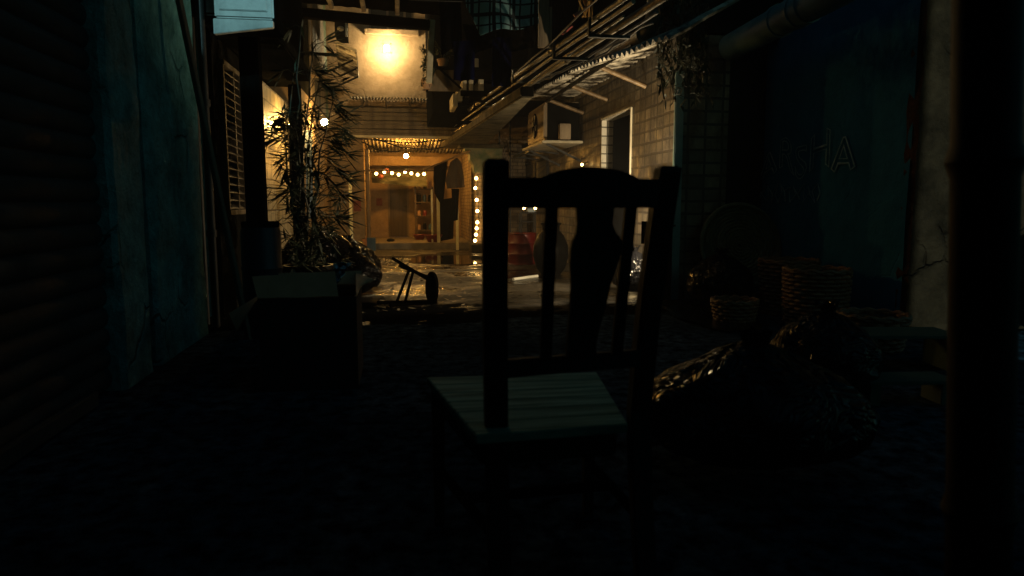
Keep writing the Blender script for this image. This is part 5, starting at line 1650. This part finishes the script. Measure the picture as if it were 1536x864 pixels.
# debris leaves
g = MB()
for i in range(260):
    q = P(rnd(565, 640), rnd(392, 470), Z=0) if i < 170 else P(rnd(640, 730), rnd(400, 460), Z=0)
    L = rnd(.02, .06)
    a = rnd(0, 6.28)
    e = Vector((math.cos(a), math.sin(a), rnd(-.2, .4))) * L
    s_ = Vector((-math.sin(a), math.cos(a), rnd(-.5, .5))) * L * .35
    q.z = .02
    g.add([q - e, q + s_, q + e, q - s_], [(0, 1, 2, 3)])
DRYL = mat('dry_litter', (0.12, 0.09, 0.05), (0.3, 0.24, 0.15), 20, 0.8, bump=0)
struct(g.build('litter', DRYL), 'stuff', 'dry leaf litter scattered on the wet ground', 'litter')
for i, (px, py, lb_) in enumerate(((583, 398, 'twiggy heap of litter beside the left bag pile'),)):
    q = P(px, py, Z=0)
    g = MB()
    for k in range(26):
        a = q + Vector((rnd(-.3, .3), rnd(-.3, .3), .015))
        g.path([a, a + Vector((rnd(-.2, .2), rnd(-.2, .2), rnd(.02, .16)))], .006, 4)
    tag(g.build('twig_heap', STEM), lb_, 'twigs')

# ================================================================== LIGHTS
WARM = (1.0, .62, .22)
B_FAC = glow_mat('facade_bulb_glow', (1.0, .77, .40), 1050)
B_LEFT = glow_mat('left_bulb_glow', (1.0, .58, .16), 540)
B_PASS = glow_mat('passage_bulb_glow', (1.0, .45, .07), 880)
B_STR = glow_mat('string_bulb_glow', (1.0, .58, .17), 26)


def lamp(name, q, r, m, label, cat='lamp', arm=None, cage=False):
    t_ = thing(name, q, label, cat)
    MB().ball(q, r, 14, 9).build('bulb', m, t_, smooth=True)
    if arm is not None:
        MB().path([q + (Vector(arm) - q).normalized() * r * .9, q.lerp(Vector(arm), .5) + Vector((0, 0, .03)), arm], .018, 8).build('arm', PIPE_DK, t_, smooth=True)
        MB().lathe([(.05, -.02), (.05, .02)], arm, 14, 'y').build('base', PIPE_DK, t_)
    return t_


q = P(580, 72, Y=YF - .34)
t_ = lamp('wall_lamp', q, .06, B_FAC, 'bright bare wall lamp high on the sandy facade', arm=(q.x, YF - .01, q.z + .05))
g = MB()
for k in range(4):
    a = math.pi / 4 + k * math.pi / 2
    g.bar(q + Vector((.07 * math.cos(a), .02, .07 * math.sin(a))), q + Vector((.15 * math.cos(a), .02, .15 * math.sin(a))), .03, .012, up=(0, 1, 0))
g.build('bracket', PIPE_DK, t_)
q = P(487, 184, Y=13.0)
lamp('wall_lamp', q, .065, B_LEFT, 'glaring wall lamp on the left house beside the bamboo', arm=(-1.49, 13.0, q.z + .04))
q = Vector((-1.46, 10.45, P(443, 186, Y=10.45).z))
lamp('wall_lamp', q, .045, B_LEFT, 'wall lamp on the yellow tiles hidden behind the timber post', arm=(-1.64, 10.45, q.z + .03))
q = P(609, 234, Y=17.4)
lamp('hanging_bulb', q, .055, B_PASS, 'bare bulb hanging under the passage ceiling', arm=None)
t_ = bpy.data.objects['hanging_bulb']
MB().path([q + Vector((0, 0, .05)), q + Vector((0, 0, .3))], .008, 6).build('cord', WIRE, t_)
MB().lathe([(.03, .04), (.035, .1), (.02, .11)], q, 12).build('socket', BLACK, t_)
# horizontal bulb string
SL = thing('string_lights', P(595, 258, Y=17.2), 'row of warm bulbs strung across the passage', 'string lights', 'bulb strings')
bp_ = [(552, 259.5), (564.5, 260.5), (576.5, 258), (588, 259.5), (598, 262), (607.5, 258), (617, 260), (626.5, 262), (636, 261)]
pts = []
for (px, py) in bp_:
    q = P(px, py, Y=17.2)
    MB().ball(q, .036, 12, 8).build('bulb', B_STR, SL, smooth=True)
    pts += [q + Vector((0, 0, .06)), q + Vector((.08, 0, .075))]
MB().path(pts, .006, 5).build('cable', WIRE, SL)
SV = thing('string_lights', P(714, 300, Y=15.06), 'vertical string of warm bulbs down the column', 'string lights', 'bulb strings')
pts = []
for (px, py) in ((714.5, 267.5), (713, 282), (715, 300), (716, 316.5), (716, 333.5), (715, 342.5), (714, 352), (712.5, 361)):
    q = P(px, py, Y=15.02)
    MB().ball(q, .034, 12, 8).build('bulb', B_STR, SV, smooth=True)
    pts += [q + Vector((.03, .05, .04)), q + Vector((.03, .05, -.03))]
MB().path(pts, .006, 5).build('cable', WIRE, SV)
# little bulb on the tiled wall
q = P(873, 247, X=2.9)
t_ = lamp('small_bulb', q, .022, B_STR, 'tiny warm bulb on the tiled wall above the chair back', arm=None)
MB().path([q + Vector((.02, 0, 0)), (XR - .002, q.y, q.z + .05)], .008, 6).build('cord', WIRE, t_)
for (px, py, k) in ((786, 312, 0), (803, 312, 1)):
    q = P(px, py, Y=11.7)
    t_ = lamp('small_bulb', q, .026, B_STR, ('left of two tiny bulbs glowing above the red drum', 'right of two tiny bulbs glowing above the red drum')[k], arm=None)
    MB().path([q + Vector((0, .02, .02)), q + Vector((0, .25, .5)), (XR - .002, q.y + .5, 2.0)], .005, 5).build('cord', WIRE, t_)

# work lamp clamped to the tiled wall, behind the chair's right back post
wl = P(992, 338, X=2.87)
WL = thing('work_lamp', wl, 'small work lamp on the tiled wall behind the chair post lighting the doorway', 'lamp')
aim = Vector((-.12, 1.0, .12)).normalized()
Ma = aim.to_track_quat('Z', 'Y').to_matrix().to_4x4()
g = MB().lathe([(.012, -.07), (.022, -.06), (.022, -.03), (.03, -.02)], (0, 0, 0), 18)
g.v = [wl + Ma @ p for p in g.v]
g.build('socket', BLACK, WL, smooth=True)
GLO = glow_mat('work_lamp_glow', (1.0, .80, .48), 30)
MB().ball(wl + aim * .0, .018, 12, 8).build('bulb', GLO, WL, smooth=True)
MB().box(wl.x + .052, wl.x + .06, wl.y - .02, wl.y + .34, wl.z - .1, wl.z + .3).build('light_plate', BLACK, WL)  # added plate keeping the lamp's light off the near tiles
MB().box(wl.x - .24, wl.x - .0205, wl.y - .03, wl.y - .024, wl.z - .2, wl.z + .046).box(wl.x - .02, wl.x + .1298, wl.y - .03, wl.y - .024, wl.z - .83, wl.z + .3).build('light_plate', BLACK, WL)  # added plates blocking the lamp's light towards the viewer
MB().path([wl - aim * .06, wl - aim * .08 + Vector((.03, 0, .0)), Vector((XR + .004, wl.y - .07, wl.z))], .012, 8).build('arm', PIPE_DK, WL)
ld = bpy.data.lights.new('work_lamp_light', 'POINT')
ld.energy = 290; ld.color = (1.0, .78, .46); ld.shadow_soft_size = .02
lo_ = bpy.data.objects.new('work_lamp_light', ld); COL.objects.link(lo_)
lo_.location = wl + aim * .024

# moon: the one sun lamp
EL = R(20)
sl_ = bpy.data.lights.new('moon', 'SUN')
sl_.energy = 1.1; sl_.color = (.45, .95, 1.0); sl_.angle = R(.5)
so = bpy.data.objects.new('moon', sl_); COL.objects.link(so)
so.location = (-1.3, -6, 9)
so.rotation_euler = Vector((0, -math.cos(EL), math.sin(EL))).to_track_quat('Z', 'Y').to_euler()

wd = bpy.data.worlds.new('World')
SC.world = wd
wd.use_nodes = True
nt = wd.node_tree
bg = nt.nodes['Background']
sky = nd(nt, 'ShaderNodeTexSky', sky_type='NISHITA')
sky.sun_disc = False
sky.sun_elevation = EL
sky.sun_rotation = R(180)
mx = nd(nt, 'ShaderNodeMixRGB', blend_type='MULTIPLY')
mx.inputs[0].default_value = 1
mx.inputs[2].default_value = (.38, .92, .82, 1)
nt.links.new(sky.outputs[0], mx.inputs[1])
nt.links.new(mx.outputs[0], bg.inputs[0])
bg.inputs[1].default_value = 0.03

# haze in the alley air
HZ = MB().box(-6.5, 10.5, -8, 22, -1.2, 19)
hz = HZ.build('haze', mat('tmp', (.5, .5, .5)))
hm = bpy.data.materials.new('thin_night_haze'); hm.use_nodes = True
nt = hm.node_tree
nt.nodes.remove(nt.nodes['Principled BSDF'])
pv = nd(nt, 'ShaderNodeVolumePrincipled')
pv.inputs['Color'].default_value = (.9, .9, .9, 1)
pv.inputs['Density'].default_value = .0028
pv.inputs['Anisotropy'].default_value = .2
nt.links.new(pv.outputs[0], nt.nodes['Material Output'].inputs['Volume'])
hz.data.materials.clear(); hz.data.materials.append(hm)
struct(hz, 'stuff', 'thin warm haze in the alley air', 'haze')

# ================================================================== camera
cd = bpy.data.cameras.new('camera')
cam = bpy.data.objects.new('camera', cd)
COL.objects.link(cam)
SC.camera = cam
cam.location = (0, 0, EYE)
cam.rotation_euler = (-FW).to_track_quat('Z', 'Y').to_euler()
cd.sensor_width = 36
cd.lens = 36 * FPX / 1536
cd.clip_end = 200
cd.clip_start = .05
cd.dof.use_dof = True
cd.dof.focus_distance = 13
cd.dof.aperture_fstop = 3.2

vs_ = SC.view_settings
vs_.view_transform = 'Standard'; vs_.look = 'None'; vs_.gamma = 1; vs_.exposure = 0
try:
    vs_.use_curve_mapping = False
except Exception:
    pass
SC.render.engine = 'CYCLES'
cy = SC.cycles
cy.use_denoising = True
cy.max_bounces = 6; cy.diffuse_bounces = 2; cy.glossy_bounces = 3; cy.volume_bounces = 0; cy.transparent_max_bounces = 6
cy.sample_clamp_indirect = 4
cy.caustics_reflective = False; cy.caustics_refractive = False
cy.use_light_tree = True
SC.render.resolution_x, SC.render.resolution_y = 1024, 576
